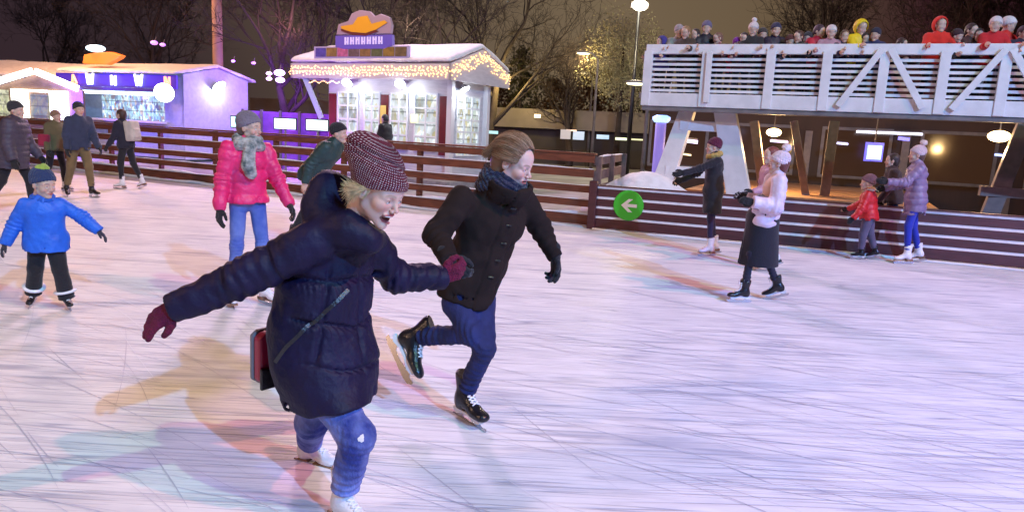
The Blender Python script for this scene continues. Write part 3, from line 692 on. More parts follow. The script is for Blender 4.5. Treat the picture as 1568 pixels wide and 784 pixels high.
# ------------------------------------------------------------------ the laughing woman
W_ = {}
wf = nrm(V(0.84, -0.54, 0)); wl_ = V(-wf[1], wf[0], 0)
W_.update(hip=A(496, 540, 2.98), knR=A(547, 668, 2.78), anR=A(526, 756, 2.86), knL=A(478, 645, 3.10), anL=A(474, 676, 3.38),
          shR=A(478, 372, 2.80), elR=A(372, 425, 2.74), wrR=A(268, 470, 2.68), shL=A(566, 376, 3.14), elL=A(606, 424, 3.24), wrL=A(676, 424, 3.34),
          neck=A(522, 348, 2.98), chest=A(514, 400, 2.99), waist=A(500, 468, 2.99), lat=wl_)
W_['hipR'] = W_['hip']-wl_*0.09-V(0, 0, 0.03); W_['hipL'] = W_['hip']+wl_*0.09-V(0, 0, 0.03)
W_['up'] = nrm(W_['neck']-W_['waist'])
W_['hf'] = nrm(V(0.80, -0.46, -0.40)); W_['hu'] = V(0.10, 0.0, 1); W_['hs'] = 1.05; W_['head'] = A(579, 290, 2.82)
W_['fdR'] = nrm(V(0.78, -0.62, 0)); W_['fuR'] = nrm(V(0.05, 0.0, 1)); W_['fdL'] = nrm(G(520, 715)-G(452, 697)); W_['fuL'] = nrm(V(0.1, 0, 1))
W_['hdR'] = nrm(A(205, 512, 2.66)-A(268, 470, 2.68)); W_['hbR'] = nrm(V(-0.15, -0.75, 0.6)); W_['htR'] = nrm(V(-0.4, -0.1, -0.8)); W_['cuR'] = 0.22
W_['hdL'] = nrm(A(712, 412, 3.36)-A(676, 424, 3.34)); W_['hbL'] = nrm(V(0.1, -0.9, -0.4)); W_['htL'] = nrm(V(0.2, 0.1, 0.9)); W_['cuL'] = 0.75
woman = empty('person', (*G(500, 740)[:2], 0), 'laughing woman in a dark navy puffer coat and maroon speckled knit hat, arm stretched back', 'person', 'skating couple')
make_body(W_, woman, 0.93, True, (0.66, 0.43, 0.34), smile=1.5, brow=(0.33, 0.22, 0.15), lips=(0.50, 0.12, 0.13), squint=1.0)
def denim(dark, light, name):
    m = mat(name, dark, 0.85, var=0, bump=0.5, bscale=60, color2=light, vscale=7, stretch=(1, 1, 0.6))
    return m
M_JEAN_W = denim((0.022, 0.035, 0.20), (0.24, 0.28, 0.60), 'washed_denim')
make_trousers(W_, woman, 0.93, M_JEAN_W, 0.006, fat=1.18, cuff=0.03, wrinkle=1.0, name='jeans')
M_COAT_W = mat('puffer_nylon', (0.009, 0.005, 0.034), 0.62, var=0.35, vscale=5, bump=0.45, bscale=24, spec=0.28)
hemW = A(507, 612, 2.96)
secsW = [(W_['neck']-0.01*W_['up'], 0.115, 0.10), (A(510, 385, 2.99), 0.170, 0.150), (A(497, 440, 2.99), 0.198, 0.182), (A(490, 500, 2.99), 0.212, 0.192), (A(500, 555, 2.98), 0.222, 0.205), (hemW+nrm(hemW-A(500, 555, 2.98))*0.05, 0.205, 0.195)]
hoodP = [(A(492, 325, 2.90), A(505, 292, 2.95), 0.080, 0.078), (A(505, 292, 2.95), A(537, 300, 3.0), 0.078, 0.075), (A(492, 325, 2.90), A(530, 352, 2.80), 0.080, 0.072), (A(530, 352, 2.80), A(566, 366, 2.80), 0.070, 0.055), (A(566, 366, 2.80), A(578, 366, 2.95), 0.055, 0.055)]
Wax = nrm(W_['neck']-A(497, 560, 2.98)); Wo = A(497, 560, 2.98); _hc = W_['head']; _hM = head_frame(W_['hf'], W_['hu'])
def coatW_extra(p, d):
    for a, b, ra, rb in hoodP:
        d = smin(d, cap(p, a, b, ra*0.84, rb*0.84), 0.06)
    th = cap(p, W_['hipR']*0.6+W_['hip']*0.4, W_['hipR']*0.30+W_['knR']*0.70, 0.155, 0.125); hdW = nrm(hemW-A(500, 555, 2.98))
    d = smin(d, smax(th, (p-hemW-hdW*0.01)@hdW, 0.01), 0.05)
    q = (p-_hc)@_hM/W_['hs']
    return smax(d, -(np.minimum(head_sdf(q, 0, False), ell(q, (-0.01, 0, 0.03), (0.112, 0.092, 0.10)))*W_['hs']-0.006), 0.015)
def coatW_post(p, d):
    al = (p-Wo)@Wax; w = p-Wo-al[:, None]*Wax; l2 = nrm(wl_-(wl_@Wax)*Wax); f2 = np.cross(l2, Wax)
    an = np.arctan2(w@f2, w@l2); r = np.linalg.norm(w, axis=1)
    inb = np.clip((0.235-r)/0.03, 0, 1)*np.clip((0.52-al)/0.08, 0, 1)
    n1 = vnoise(p, 6, 21)*0.03
    g = 0
    for h0 in (0.055, 0.235, 0.40): g = np.maximum(g, np.exp(-((al+n1-h0)/0.013)**2))
    for a0 in (-2.75, -1.75, -0.7, 0.4, 1.5, 2.5): g = np.maximum(g, 0.75*np.exp(-(((an-a0+1.2*n1)*r)/0.013)**2))
    fold = 0
    for h0 in (0.055, 0.235, 0.40): fold = fold+np.exp(-((al-h0)/0.06)**2)*np.sin(an*r*2*math.pi/0.045+vnoise(p, 9, 23)*3)
    d = d+inb*(0.017*g+0.0032*fold)
    # sleeves: soft baffles
    for S_ in 'LR':
        k, n, a = W_['el'+S_], W_['wr'+S_], W_['sh'+S_]; ax = nrm(n-a); t = (p-a)@ax; L = np.linalg.norm(n-a); rr = np.linalg.norm(p-a-t[:, None]*ax, axis=1)
        ws = np.clip((t-0.03)/0.05, 0, 1)*np.clip((0.13-rr)/0.02, 0, 1)*np.clip((L-0.0-t)/0.03, 0, 1)
        side = vnoise(p, 8, 31)
        d = d+ws*0.0022*np.sin(t*2*math.pi/0.07+side*5.0)+ws*0.008*(np.exp(-((t-0.15+side*0.03)/0.010)**2)+0.7*np.exp(-((t-0.36+side*0.02)/0.010)**2))+ws*0.006*vnoise(p, 15, 77)
    return d+0.004*vnoise(p, 7, 41)
coatW = make_jacket(W_, woman, 0.93, M_COAT_W, 0.0065, secs=secsW, sleeve=(0.098, 0.080, 0.060), collar=0, extra=coatW_extra, post=coatW_post, cuffs=0.015, name='puffer_coat', wrinkle=1.1)
M_MAROON = mat('maroon_wool', (0.17, 0.003, 0.040), 0.9, var=0.3, vscale=25, bump=0.8, bscale=120)
gloves(W_, woman, 0.97, M_MAROON, 0.004, fat=0.0045)
# the knitted hat
def knit_material():
    m = bpy.data.materials.new('speckled_knit'); m.use_nodes = True; n, l = m.node_tree.nodes, m.node_tree.links; b = n['Principled BSDF']; b.inputs['Roughness'].default_value = 0.95
    uv = n.new('ShaderNodeUVMap'); uv.uv_map = 'UVMap'
    def M(op, a, c=None, d=None):
        x = n.new('ShaderNodeMath'); x.operation = op
        for i, v in enumerate((a, c, d)):
            if v is None: continue
            if isinstance(v, (int, float)): x.inputs[i].default_value = v
            else: l.new(v, x.inputs[i])
        return x.outputs[0]
    sp = n.new('ShaderNodeSeparateXYZ'); l.new(uv.outputs[0], sp.inputs[0]); no = n.new('ShaderNodeTexNoise'); no.inputs['Scale'].default_value = 14; l.new(uv.outputs[0], no.inputs['Vector'])
    wob = M('MULTIPLY', M('SUBTRACT', no.outputs[0], 0.5), 0.9)
    u = M('ADD', M('MULTIPLY', sp.outputs[0], 34), wob); v = M('ADD', M('MULTIPLY', sp.outputs[1], 430), wob)
    st = M('MULTIPLY', M('SINE', u), M('SINE', v)); st2 = M('SINE', M('ADD', M('MULTIPLY', u, 2), v)); 
    nn = n.new('ShaderNodeTexNoise'); nn.inputs['Scale'].default_value = 60; l.new(uv.outputs[0], nn.inputs['Vector'])
    f = M('ADD', M('ABSOLUTE', st), M('MULTIPLY', M('SUBTRACT', nn.outputs[0], 0.5), 1.3))
    mr = n.new('ShaderNodeMapRange'); mr.inputs[1].default_value = 0.66; mr.inputs[2].default_value = 0.84; l.new(f, mr.inputs[0])
    mx = n.new('ShaderNodeMix'); mx.data_type = 'RGBA'; mx.inputs[6].default_value = (0.115, 0.004, 0.022, 1); mx.inputs[7].default_value = (0.66, 0.55, 0.58, 1); l.new(mr.outputs[0], mx.inputs[0]); l.new(mx.outputs[2], b.inputs['Base Color'])
    bp = n.new('ShaderNodeBump'); bp.inputs['Strength'].default_value = 0.9; bp.inputs['Distance'].default_value = 0.006; l.new(M('ADD', M('ABSOLUTE', st), M('MULTIPLY', mr.outputs[0], 0.4)), bp.inputs['Height']); l.new(bp.outputs[0], b.inputs['Normal'])
    return m
def hatW(q):
    d = ell(q, (-0.012, 0, 0.045), (0.114, 0.094, 0.090))
    d = smin(d, ell(q, (-0.066, 0, 0.092), (0.100, 0.090, 0.080)), 0.05)
    d = smin(d, ell(q, (-0.132, 0.0, 0.106), (0.070, 0.076, 0.062)), 0.04)
    pl = (q@nrm(V(-0.36, 0, 1)))-0.006; d = smax(d, -pl, 0.008)
    band = np.maximum(ell(q, (-0.010, 0, 0.040), (0.117, 0.097, 0.094)), np.maximum(-pl, pl-0.030)); d = smin(d, band, 0.008)
    # slouch folds
    for c_, w_, a_ in ((0.030, 0.007, 0.010), (0.052, 0.008, 0.006)):
        t = (q-V(-0.085, -0.03, 0.12))@nrm(V(-0.35, 0.3, 0.9)); d = d+a_*np.exp(-((t+c_+0.25*q[:, 0])/w_)**2)*np.clip((q[:, 2]-0.055)/0.03, 0, 1)
    return d+0.003*vnoise(q, 22, 9)
hat = head_part('knit_hat', W_, woman, hatW, 0.0035, knit_material(), lo=(-0.25, -0.14, -0.08), hi=(0.16, 0.14, 0.22), uv=True)
def strand_mesh(paths, r0=0.002, n=4):
    m = MB()
    for pts in paths:
        k = len(pts); m.tube(pts, [r0*(1-0.75*(i/(k-1))**1.5) for i in range(k)], n, cap=False)
    return m
M_BLOND = mat('blond_hair', (0.85, 0.64, 0.36), 0.42, var=0.35, vscale=40, spec=0.6)
paths = []; Mh = _hM; c0 = W_['head']
for i in range(420):
    a = RNG.uniform(0, 1); st = V(0.018-0.030*a, -0.083-0.004*RNG.random(), 0.012-0.02*a+0.008*RNG.random())
    L = RNG.uniform(0.05, 0.105)*(1-0.4*abs(a-0.4)); dirn = nrm(V(-0.55-0.6*RNG.random(), -0.35*RNG.random(), -0.95+0.75*RNG.random())); cv = RNG.uniform(-0.03, 0.02)
    paths.append([c0+Mh@(st+dirn*L*t+V(-cv*t*t, -0.004*math.sin(3*t), -0.025*t*t*0+cv*t*t))*W_['hs'] for t in np.linspace(0, 1, 7)])
for i in range(160):
    st = V(0.03-0.02*RNG.random(), -0.078, 0.012); paths.append([c0+Mh@(st+V(-0.012*t, -0.004*t, -0.045*t*RNG.uniform(0.6, 1.1)))*W_['hs'] for t in np.linspace(0, 1, 5)])
strand_mesh(paths, 0.0012, 3).build('hair', M_BLOND, woman, True)
make_skate(W_['anR'], W_['fdR'], W_['fuR'], woman, 0.93, 'white', 0.005)
make_skate(W_['anL'], W_['fdL'], W_['fuL'], woman, 0.93, 'white', 0.005)
# rip over the knee
tJ = bvh([o for o in woman.children if o.name.startswith('jeans')][0])
def patch(name, t, cx, cy, rx, ry, rot, m, parent, off=0.002):
    vs = []; K = 18; rings = (0, 0.5, 1.0)
    for r in rings:
        for k in range(K):
            a = 2*math.pi*k/K; rr = r*(1+0.18*math.sin(3*a)+0.1*math.sin(7*a)); x = rx*rr*math.cos(a); y = ry*rr*math.sin(a)
            p = hit(t, cx+x*math.cos(rot)-y*math.sin(rot), cy+x*math.sin(rot)+y*math.cos(rot), off); vs.append(p if p is not None else vs[-1])
    fs = [(j*K+k, (j+1)*K+k, (j+1)*K+(k+1) % K, j*K+(k+1) % K) for j in range(2) for k in range(K)]
    return mesh_obj(name, vs, fs, m, parent)
patch('knee_tear', tJ, 553, 671, 4.5, 6, 0.4, mat('frayed_threads', (0.75, 0.66, 0.64), 0.8), woman)
# shoulder bag
tC = bvh(coatW)
bag = empty('shoulder_bag', A(408, 545, 3.02), 'small black and crimson shoulder bag hanging at the hip of the laughing woman', 'bag')
M_BLK = mat('black_bag_leather', (0.015, 0.014, 0.018), 0.35, bump=0.3, bscale=60); M_CRIM = mat('crimson_leather', (0.30, 0.01, 0.05), 0.4); M_GREYL = mat('grey_leather', (0.16, 0.15, 0.16), 0.5, bump=0.3, bscale=60)
bc = A(424, 544, 3.05); bu = nrm(A(408, 498, 3.02)-A(408, 588, 3.02)); bxv = nrm(V(0.62, 0.78, 0)); bn = nrm(np.cross(bxv, bu))
out = [(-0.10, -0.09), (-0.06, -0.12), (0.06, -0.12), (0.10, -0.09), (0.10, 0.10), (0.07, 0.12), (-0.07, 0.12), (-0.10, 0.10)]
MB().prism(out, bc, bxv, bu, bn*0.026).build('pouch', M_CRIM, bag, bevel=0.012)
MB().prism([(x*1.03, y*1.04) for x, y in out], bc-bn*0.040, bxv, bu, bn*0.012).build('back_panel', M_GREYL, bag, bevel=0.008)
MB().prism([(-0.104, -0.128), (0.104, -0.128), (0.104, -0.03), (0.0, -0.055), (-0.104, -0.03)], bc+bn*0.036, bxv, bu, bn*0.009).build('flap', M_BLK, bag, bevel=0.006)
MB().lathe(A(424, 556, 2.90), [(0.007, 0), (0.007, 0.004)], 10, axis=bn).build('snap', M_STEEL, bag)
ribbon('strap', tC, [(532, 443), (500, 476), (470, 502), (440, 530), (424, 554)], 0.016, M_BLK, bag, off=0.010)

# ------------------------------------------------------------------ the man
N_ = {}
mf = nrm(V(0.62, -0.78, 0)); ml = V(-mf[1], mf[0], 0)
N_.update(hip=A(718, 458, 4.02), knR=A(724, 512, 3.86), anR=A(640, 516, 4.08), knL=A(742, 532, 3.84), anL=A(713, 600, 4.00),
          shR=A(706, 306, 3.88), elR=A(668, 360, 3.76), wrR=A(688, 396, 3.60), shL=A(799, 304, 4.16), elL=A(828, 350, 4.22), wrL=A(850, 392, 4.16),
          neck=A(764, 288, 4.04), chest=A(752, 335, 4.04), waist=A(733, 400, 4.04), lat=ml)
N_['hipR'] = N_['hip']-ml*0.09-V(0, 0, 0.02); N_['hipL'] = N_['hip']+ml*0.09-V(0, 0, 0.02)
N_['up'] = nrm(N_['neck']-N_['waist']); N_['hf'] = nrm(V(0.88, -0.40, -0.30)); N_['hu'] = V(0.06, 0, 1); N_['hs'] = 1.06; N_['head'] = A(786, 250, 3.98)
N_['fdL'] = nrm(G(752, 664)-G(702, 632)); N_['fuL'] = nrm(V(0.05, 0, 1)); N_['fdR'] = nrm(A(634, 572, 4.04)-A(612, 524, 4.16)); N_['fuR'] = nrm(V(0.9, -0.2, 0.25))
N_['hdR'] = nrm(A(712, 425, 3.56)-A(688, 396, 3.60)); N_['hbR'] = nrm(V(-0.5, -0.8, 0.3)); N_['htR'] = nrm(V(0.6, -0.3, 0.6)); N_['cuR'] = 0.7
N_['hdL'] = nrm(A(851, 414, 4.14)-A(850, 392, 4.16)); N_['hbL'] = nrm(V(0.8, 0.5, 0)); N_['htL'] = nrm(V(-0.5, -0.7, -0.2)); N_['cuL'] = (0.3, 0.5, 0.6, 0.7)
man = empty('person', (*G(722, 658)[:2], 0), 'man with swept back light brown hair in a dark wool coat, one skate lifted behind', 'person', 'skating couple')
make_body(N_, man, 0.98, True, (0.68, 0.44, 0.36), smile=0.12, squint=0.5, brow=(0.25, 0.15, 0.09), lips=(0.48, 0.16, 0.15))
M_JEAN_M = mat('dark_denim', (0.006, 0.010, 0.060), 0.8, var=0, color2=(0.014, 0.022, 0.115), vscale=9, bump=0.35, bscale=150)
make_trousers(N_, man, 0.98, M_JEAN_M, 0.0075, fat=0.92, cuff=0.03, wrinkle=1.4, name='jeans')
M_WOOL = mat('dark_wool', (0.022, 0.013, 0.011), 0.95, var=0.25, vscale=10, bump=0.12, bscale=140, spec=0.2)
secsM = [(N_['neck']-0.02*N_['up'], 0.11, 0.095), (A(752, 335, 4.04), 0.205, 0.150), (A(733, 398, 4.04), 0.170, 0.145), (A(716, 440, 4.04), 0.160, 0.150), (A(709, 462, 4.03)+nrm(A(709, 462, 4.03)-A(716, 440, 4.04))*0.05, 0.158, 0.150)]
Mdn = nrm(secsM[3][0]-secsM[1][0])
def coatM_post(p, d):
    c = secsM[1][0]; al = (p-c)@Mdn; w = p-c-al[:, None]*Mdn; l2 = nrm(ml-(ml@Mdn)*Mdn); f2 = nrm(np.cross(l2, V(0, 0, 1))); f2 = f2 if f2@mf > 0 else -f2
    x = w@l2; y = w@f2
    # front placket: a raised edge running down the front, pocket welt on the near side
    on = np.clip((y-0.03)/0.03, 0, 1)*np.clip((0.42-np.abs(al-0.12))/0.05, 0, 1)
    d = d-on*0.006*np.clip((0.055-np.abs(x-0.005))/0.006, 0, 1)+on*0.004*np.exp(-((np.abs(x-0.005)-0.060)/0.005)**2)
    folds = np.sin((al*0.8+x*0.7)*2*math.pi/0.13+vnoise(p, 6, 51)*2.5)
    return d+0.0045*folds*np.clip((al+0.02)/0.1, 0, 1)*np.clip((0.24-np.linalg.norm(w, axis=1))/0.04, 0, 1)
def coatM_extra(p, d):
    e = np.abs(loft(p, [(A(764, 300, 4.0), 0.12, 0.10), (A(782, 288, 3.96), 0.125, 0.112)], ml, 0.03))-0.007
    return smin(d, np.maximum(e, (p-A(786, 290, 3.95))@nrm(V(0.25, -0.25, 0.95))-0.03), 0.02)
coatM = make_jacket(N_, man, 0.98, M_WOOL, 0.0075, secs=secsM, sleeve=(0.078, 0.064, 0.052), collar=0, post=coatM_post, extra=coatM_extra, cuffs=0.02, name='wool_coat', wrinkle=1.2)
gloves(N_, man, 0.98, cloth((0.008, 0.008, 0.012)), 0.0045, fat=0.003)
# toggles and belt tab
tM = bvh(coatM)
for px, py in ((792, 318), (784, 345), (776, 372), (767, 398), (757, 424)):
    p = hit(tM, px-6, py, 0.006)
    if p is not None: MB().tube([p-V(0.014, 0, 0), p+V(0.016, 0.004, -0.004)], 0.006, 6).build('toggle', M_BLK, man)
# scarf: a thick wound snood
M_SCARF = mat('navy_knit', (0.006, 0.008, 0.040), 0.95, var=0.3, vscale=20, bump=0.9, bscale=70, sheen=0.3)
def ringp(c, ax1, ax2, n=14, wob=0.0, ph=0.0):
    return [np.asarray(c)+ax1*math.cos(t)+ax2*math.sin(t)+V(0, 0, wob*math.sin(2*t+ph)) for t in np.linspace(0, 2*math.pi, n+1)]
sc_u = N_['up']; sf = nrm(mf*0.8+V(0.3, 0, 0)); sf = nrm(sf-(sf@sc_u)*sc_u); sl_ = np.cross(sc_u, sf)
rings = [ringp(N_['neck']+0.035*sc_u+sf*0.02, sf*0.100, sl_*0.100, wob=0.012), ringp(N_['neck']+0.075*sc_u+sf*0.015, sf*0.088, sl_*0.090, wob=0.014, ph=1.2), ringp(N_['neck']+0.0*sc_u+sf*0.01, sf*0.108, sl_*0.112, wob=0.012, ph=2.4)]
def scarf_f(p):
    d = None
    for j, r in enumerate(rings):
        for a, b in zip(r[:-1], r[1:]):
            e = cap(p, a, b, (0.040, 0.034, 0.036)[j]); d = e if d is None else smin(d, e, 0.012)
    return d+0.004*np.sin(((p-N_['neck'])@nrm(sc_u*0.8+sf*0.5))*2*math.pi/0.022+vnoise(p, 12, 61)*3)+0.004*vnoise(p, 16, 62)
lo, hi = bounds([q for r in rings for q in r], 0.06); sdf_obj('scarf', scarf_f, lo, hi, 0.006, M_SCARF, man)
# hair
M_HAIR = bpy.data.materials.new('brown_hair'); M_HAIR.use_nodes = True
_n, _l = M_HAIR.node_tree.nodes, M_HAIR.node_tree.links; _bb = _n['Principled BSDF']; _at2 = _n.new('ShaderNodeAttribute'); _at2.attribute_name = 'Col'; _l.new(_at2.outputs[0], _bb.inputs['Base Color']); _bb.inputs['Roughness'].default_value = 0.38
Mm = head_frame(N_['hf'], N_['hu']); hc = N_['head']; hs = N_['hs']; paths = []; cols = []
for i in range(5200):
    phi = RNG.uniform(-1.72, 1.72); lift = RNG.uniform(0.92, 1.06); a_, b_, c_ = 0.119*lift, 0.097*lift, 0.114*lift
    t0 = math.radians(RNG.uniform(38, 60)+abs(phi)*8) if i % 3 else math.radians(RNG.uniform(50, 110)); t1 = math.radians(RNG.uniform(125, 165)); pts = []; ph = phi
    K = 10; jy, jz = RNG.normal(0, 0.007, 2); jz = abs(jz)*(1.6 if i % 9 == 0 else 0.7)
    for j in range(K):
        u_ = j/(K-1); t = t0+(t1-t0)*min(u_/0.75, 1); r = 1+0.05*math.sin(min(u_/0.6, 1)*math.pi)
        p = V(-0.018+a_*math.cos(t)*r, b_*math.sin(t)*math.sin(ph)*r, 0.030+c_*math.sin(t)*math.cos(ph)*r)
        if u_ > 0.75: e_ = (u_-0.75)/0.25; p = p+V(-0.034*e_, 0, -0.085*e_*RNG.uniform(0.85, 1.15)*(0.4+0.6*abs(math.cos(ph))))
        p = p+V(0, (0.004+0.006*u_)*math.sin(4*u_+phi*5+(i % 5)*0.5)+jy*u_, (0.004+0.004*u_)*math.sin(4*u_+i*0.37)+jz*u_); ph += 0.012*(0.7 if phi > 0 else -0.7); pts.append(hc+Mm@p*hs)
    paths.append(pts); w = RNG.random(); cols.append(np.array((0.26, 0.145, 0.075))*(0.55+0.8*w) if RNG.random() > 0.3 else np.array((0.48, 0.32, 0.20))*(0.7+0.4*w))
mm = strand_mesh(paths, 0.0012, 3); per = len(mm.v)//len(paths)
mesh_obj('hair', mm.v, mm.f, M_HAIR, man, True, np.repeat(np.array(cols), per, 0))
v, q = mesh_sdf(lambda q: smax(hair_cap(q, -0.085), -(ell(np.stack([q[:, 0], np.abs(q[:, 1]), q[:, 2]], 1), (0.0, 0.09, -0.01), (0.026, 0.022, 0.036))), 0.006)+0.002, (-0.16, -0.12, -0.12), (0.12, 0.12, 0.16), 0.006)
mesh_obj('hair_underlayer', (v*hs)@Mm.T+hc, q, M_HAIR, man, True, np.tile(np.array([[0.17, 0.095, 0.05]]), (len(v), 1)))
make_skate(N_['anL'], N_['fdL'], N_['fuL'], man, 1.12, 'black', 0.0055)
make_skate(N_['anR'], N_['fdR'], N_['fuR'], man, 1.12, 'black', 0.0055)
# ------------------------------------------------------------------ fences round the rink
L0 = V(-11.77, 19.93, 0); L1 = V(1.42, 13.16, 0); ld = nrm(L1-L0); ln = V(ld[1], -ld[0], 0)   # ln towards the rink
M_BOARD = mat('red_brown_boards', (0.20, 0.052, 0.022), 0.55, var=0.45, vscale=3, bump=0.3, bscale=40, stretch=(1, 1, 6))
M_BOARD2 = mat('dark_red_boards', (0.085, 0.018, 0.020), 0.45, var=0.35, vscale=3, bump=0.3, bscale=40, stretch=(1, 1, 6))
M_SNOW = mat('snow', (0.80, 0.80, 0.84), 0.7, var=0.12, vscale=6, bump=0.6, bscale=14)
M_GND = mat('packed_snow', (0.40, 0.39, 0.42), 0.8, var=0.45, vscale=0.9, bump=0.5, bscale=4)
gm = MB(); a = L0-ld*14
gm.add([a+V(-6, 0, 0.004), L1+V(0, 0.0, 0.004), V(16.5, 7.6, 0.004), V(60, 7, 0.004), V(300, 500, 0.004), V(-300, 500, 0.004), V(-60, 40, 0.004)], [(0, 1, 2, 3, 4, 5, 6)])
tag(gm.build('ground', M_GND), kind='structure')
def snow_strip(mb, a, b, w, hgt, seed):
    """uneven line of snow lying along a board from a to b"""
    n = max(int(np.linalg.norm(b-a)/0.12), 2); d = nrm(b-a); s = nrm(np.cross(d, V(0, 0, 1))); r = np.random.default_rng(seed); vs = []
    for i in range(n+1):
        p = a+(b-a)*i/n; hh = hgt*(0.55+0.45*math.sin(i*0.37+seed)*math.sin(i*0.11+1)+0.25*r.random())
        vs += [p-s*w/2, p-s*w*0.3+V(0, 0, hh), p+s*w*0.3+V(0, 0, hh*(0.8+0.3*r.random())), p+s*w/2]
    fs = [(i*4+k, i*4+k+1, (i+1)*4+k+1, (i+1)*4+k) for i in range(n) for k in range(3)]+[(i*4+3, i*4, (i+1)*4, (i+1)*4+3) for i in range(n)]
    mb.add(vs, fs)
rail = empty('rail_fence', L0, 'tall open fence of red-brown boards with snowy ledges, running to the corner', 'fence')
P0 = L0-ld*7
for z0, z1 in ((1.17, 1.30), (0.90, 1.05), (0.62, 0.75), (0.36, 0.49), (0.03, 0.22)):
    m = MB(); zc = (z0+z1)/2; m.beam(P0+V(0, 0, zc)+ln*0.02, L1+V(0, 0, zc)+ln*0.02, 0.04, z1-z0); m.build('board', M_BOARD, rail, bevel=0.006)
m = MB(); m.beam(P0+V(0, 0, 1.325)-ln*0.03, L1+V(0, 0, 1.325)-ln*0.03, 0.17, 0.035); m.build('cap_board', M_BOARD, rail, bevel=0.006)
m = MB()
for j, z in enumerate((1.051, 0.751, 0.491, 0.221)): snow_strip(m, P0+V(0, 0, z)+ln*0.02, L1+V(0, 0, z)+ln*0.02, 0.05 if j < 3 else 0.10, 0.025 if j < 3 else 0.05, j+1)
m.build('snow_line', M_SNOW, rail, True)
for t in np.arange(-5.2, 15, 2.02):
    p = L0+ld*t; m = MB(); m.beam(p-ln*0.05, p-ln*0.05+V(0, 0, 1.30), 0.10, 0.10, up=ld); m.build('post', M_BOARD, rail, bevel=0.006)
# short return going away from the corner
R1 = L1+V(0.95, 3.2, 0); rd = nrm(R1-L1)
ret = empty('rail_fence', L1, 'short weathered stretch of board fence turning away from the rink beside the snow heap', 'fence')
M_BOARD3 = mat('weathered_boards', (0.16, 0.10, 0.09), 0.6, var=0.5, vscale=5, bump=0.4, bscale=30)
for z0, z1 in ((1.12, 1.27), (0.84, 1.02), (0.55, 0.74), (0.28, 0.44), (0.03, 0.2)):
    m = MB(); zc = (z0+z1)/2; m.beam(L1+V(0, 0, zc)+rd*0.08, R1+V(0, 0, zc), 0.05, z1-z0); m.build('board', M_BOARD3, ret, bevel=0.006)
for t in (0.12, 1.6, 3.25):
    p = L1+rd*t; MB().beam(p+V(0.06, 0, 0), p+V(0.06, 0, 1.29), 0.1, 0.1, up=rd).build('post', M_BOARD3, ret, bevel=0.006)
m = MB(); snow_strip(m, L1+V(0, 0, 1.271)+rd*0.1, R1+V(0, 0, 1.271), 0.07, 0.03, 4); m.build('snow_line', M_SNOW, ret, True)
# low barrier on the right
K0 = V(1.46, 12.92, 0); K1 = V(7.69, 10.65, 0); kd = nrm(K1-K0); kn = V(kd[1], -kd[0], 0); K2 = K0+kd*15
bar = empty('rink_barrier', K0, 'low barrier of dark red planks with pale strips between them, carrying the arrow sign', 'barrier')
M_STRIP = mat('pale_strip', (0.86, 0.80, 0.80), 0.5, var=0.15, vscale=9, bump=0.2)
zs = [(0.03, 0.20), (0.245, 0.375), (0.42, 0.55), (0.595, 0.735)]
for z0, z1 in zs:
    MB().beam(K0+V(0, 0, (z0+z1)/2)+kn*0.012, K2+V(0, 0, (z0+z1)/2)+kn*0.012, 0.05, z1-z0).build('plank', M_BOARD2, bar, bevel=0.005)
for z in (0.222, 0.397, 0.572, 0.757): MB().beam(K0+V(0, 0, z)+kn*0.008, K2+V(0, 0, z)+kn*0.008, 0.034, 0.046 if z < 0.7 else 0.044).build('pale_strip', M_STRIP, bar)
MB().beam(K0+V(0, 0, 0.788), K2+V(0, 0, 0.788), 0.10, 0.022).build('top_board', M_BOARD2, bar, bevel=0.004)
MB().beam(K0-kd*0.05+kn*0.02, K0-kd*0.05+kn*0.02+V(0, 0, 0.86), 0.14, 0.14, up=kd).build('end_post', M_BOARD2, bar, bevel=0.01)
# ledge of ice slush along the fences
m = MB(); snow_strip(m, P0+ln*0.12+V(0, 0, 0.004), L1+ln*0.12+V(0, 0, 0.004), 0.22, 0.045, 8); snow_strip(m, K0+kn*0.10+V(0, 0, 0.004), K2+kn*0.10+V(0, 0, 0.004), 0.16, 0.03, 9)
tag(m.build('snow_edge', M_SNOW, smooth=True), 'slush swept up along the foot of the fences', kind='stuff')
# green arrow disc
gp = nrm(kn); gc = A(963, 313, 12.70); tK = (gc-K0)@kd; gc = K0+kd*tK+V(0, 0, 0.475)+kn*0.052
gs = empty('arrow_sign', gc, 'round green sign with a white arrow pointing left, fixed on the low barrier', 'sign')
MB().lathe(gc-kn*0.010, [(0.002, 0), (0.265, 0), (0.268, 0.006), (0.262, 0.012), (0.002, 0.012)], 48, axis=kn).build('disc', mat('green_sign', (0.045, 0.42, 0.02), 0.4, emit=(0.04, 0.5, 0.02), estr=0.04), gs)
M_WP = mat('white_paint', (0.78, 0.78, 0.80), 0.45)
ar = [(-0.13, 0.0), (0.0, 0.115), (0.075, 0.115), (-0.02, 0.028), (0.15, 0.028), (0.15, -0.028), (-0.02, -0.028), (0.075, -0.115), (0.0, -0.115)]
MB().prism(ar, gc+kn*0.006, kd, V(0, 0, 1), kn*0.003).build('arrow', M_WP, gs)
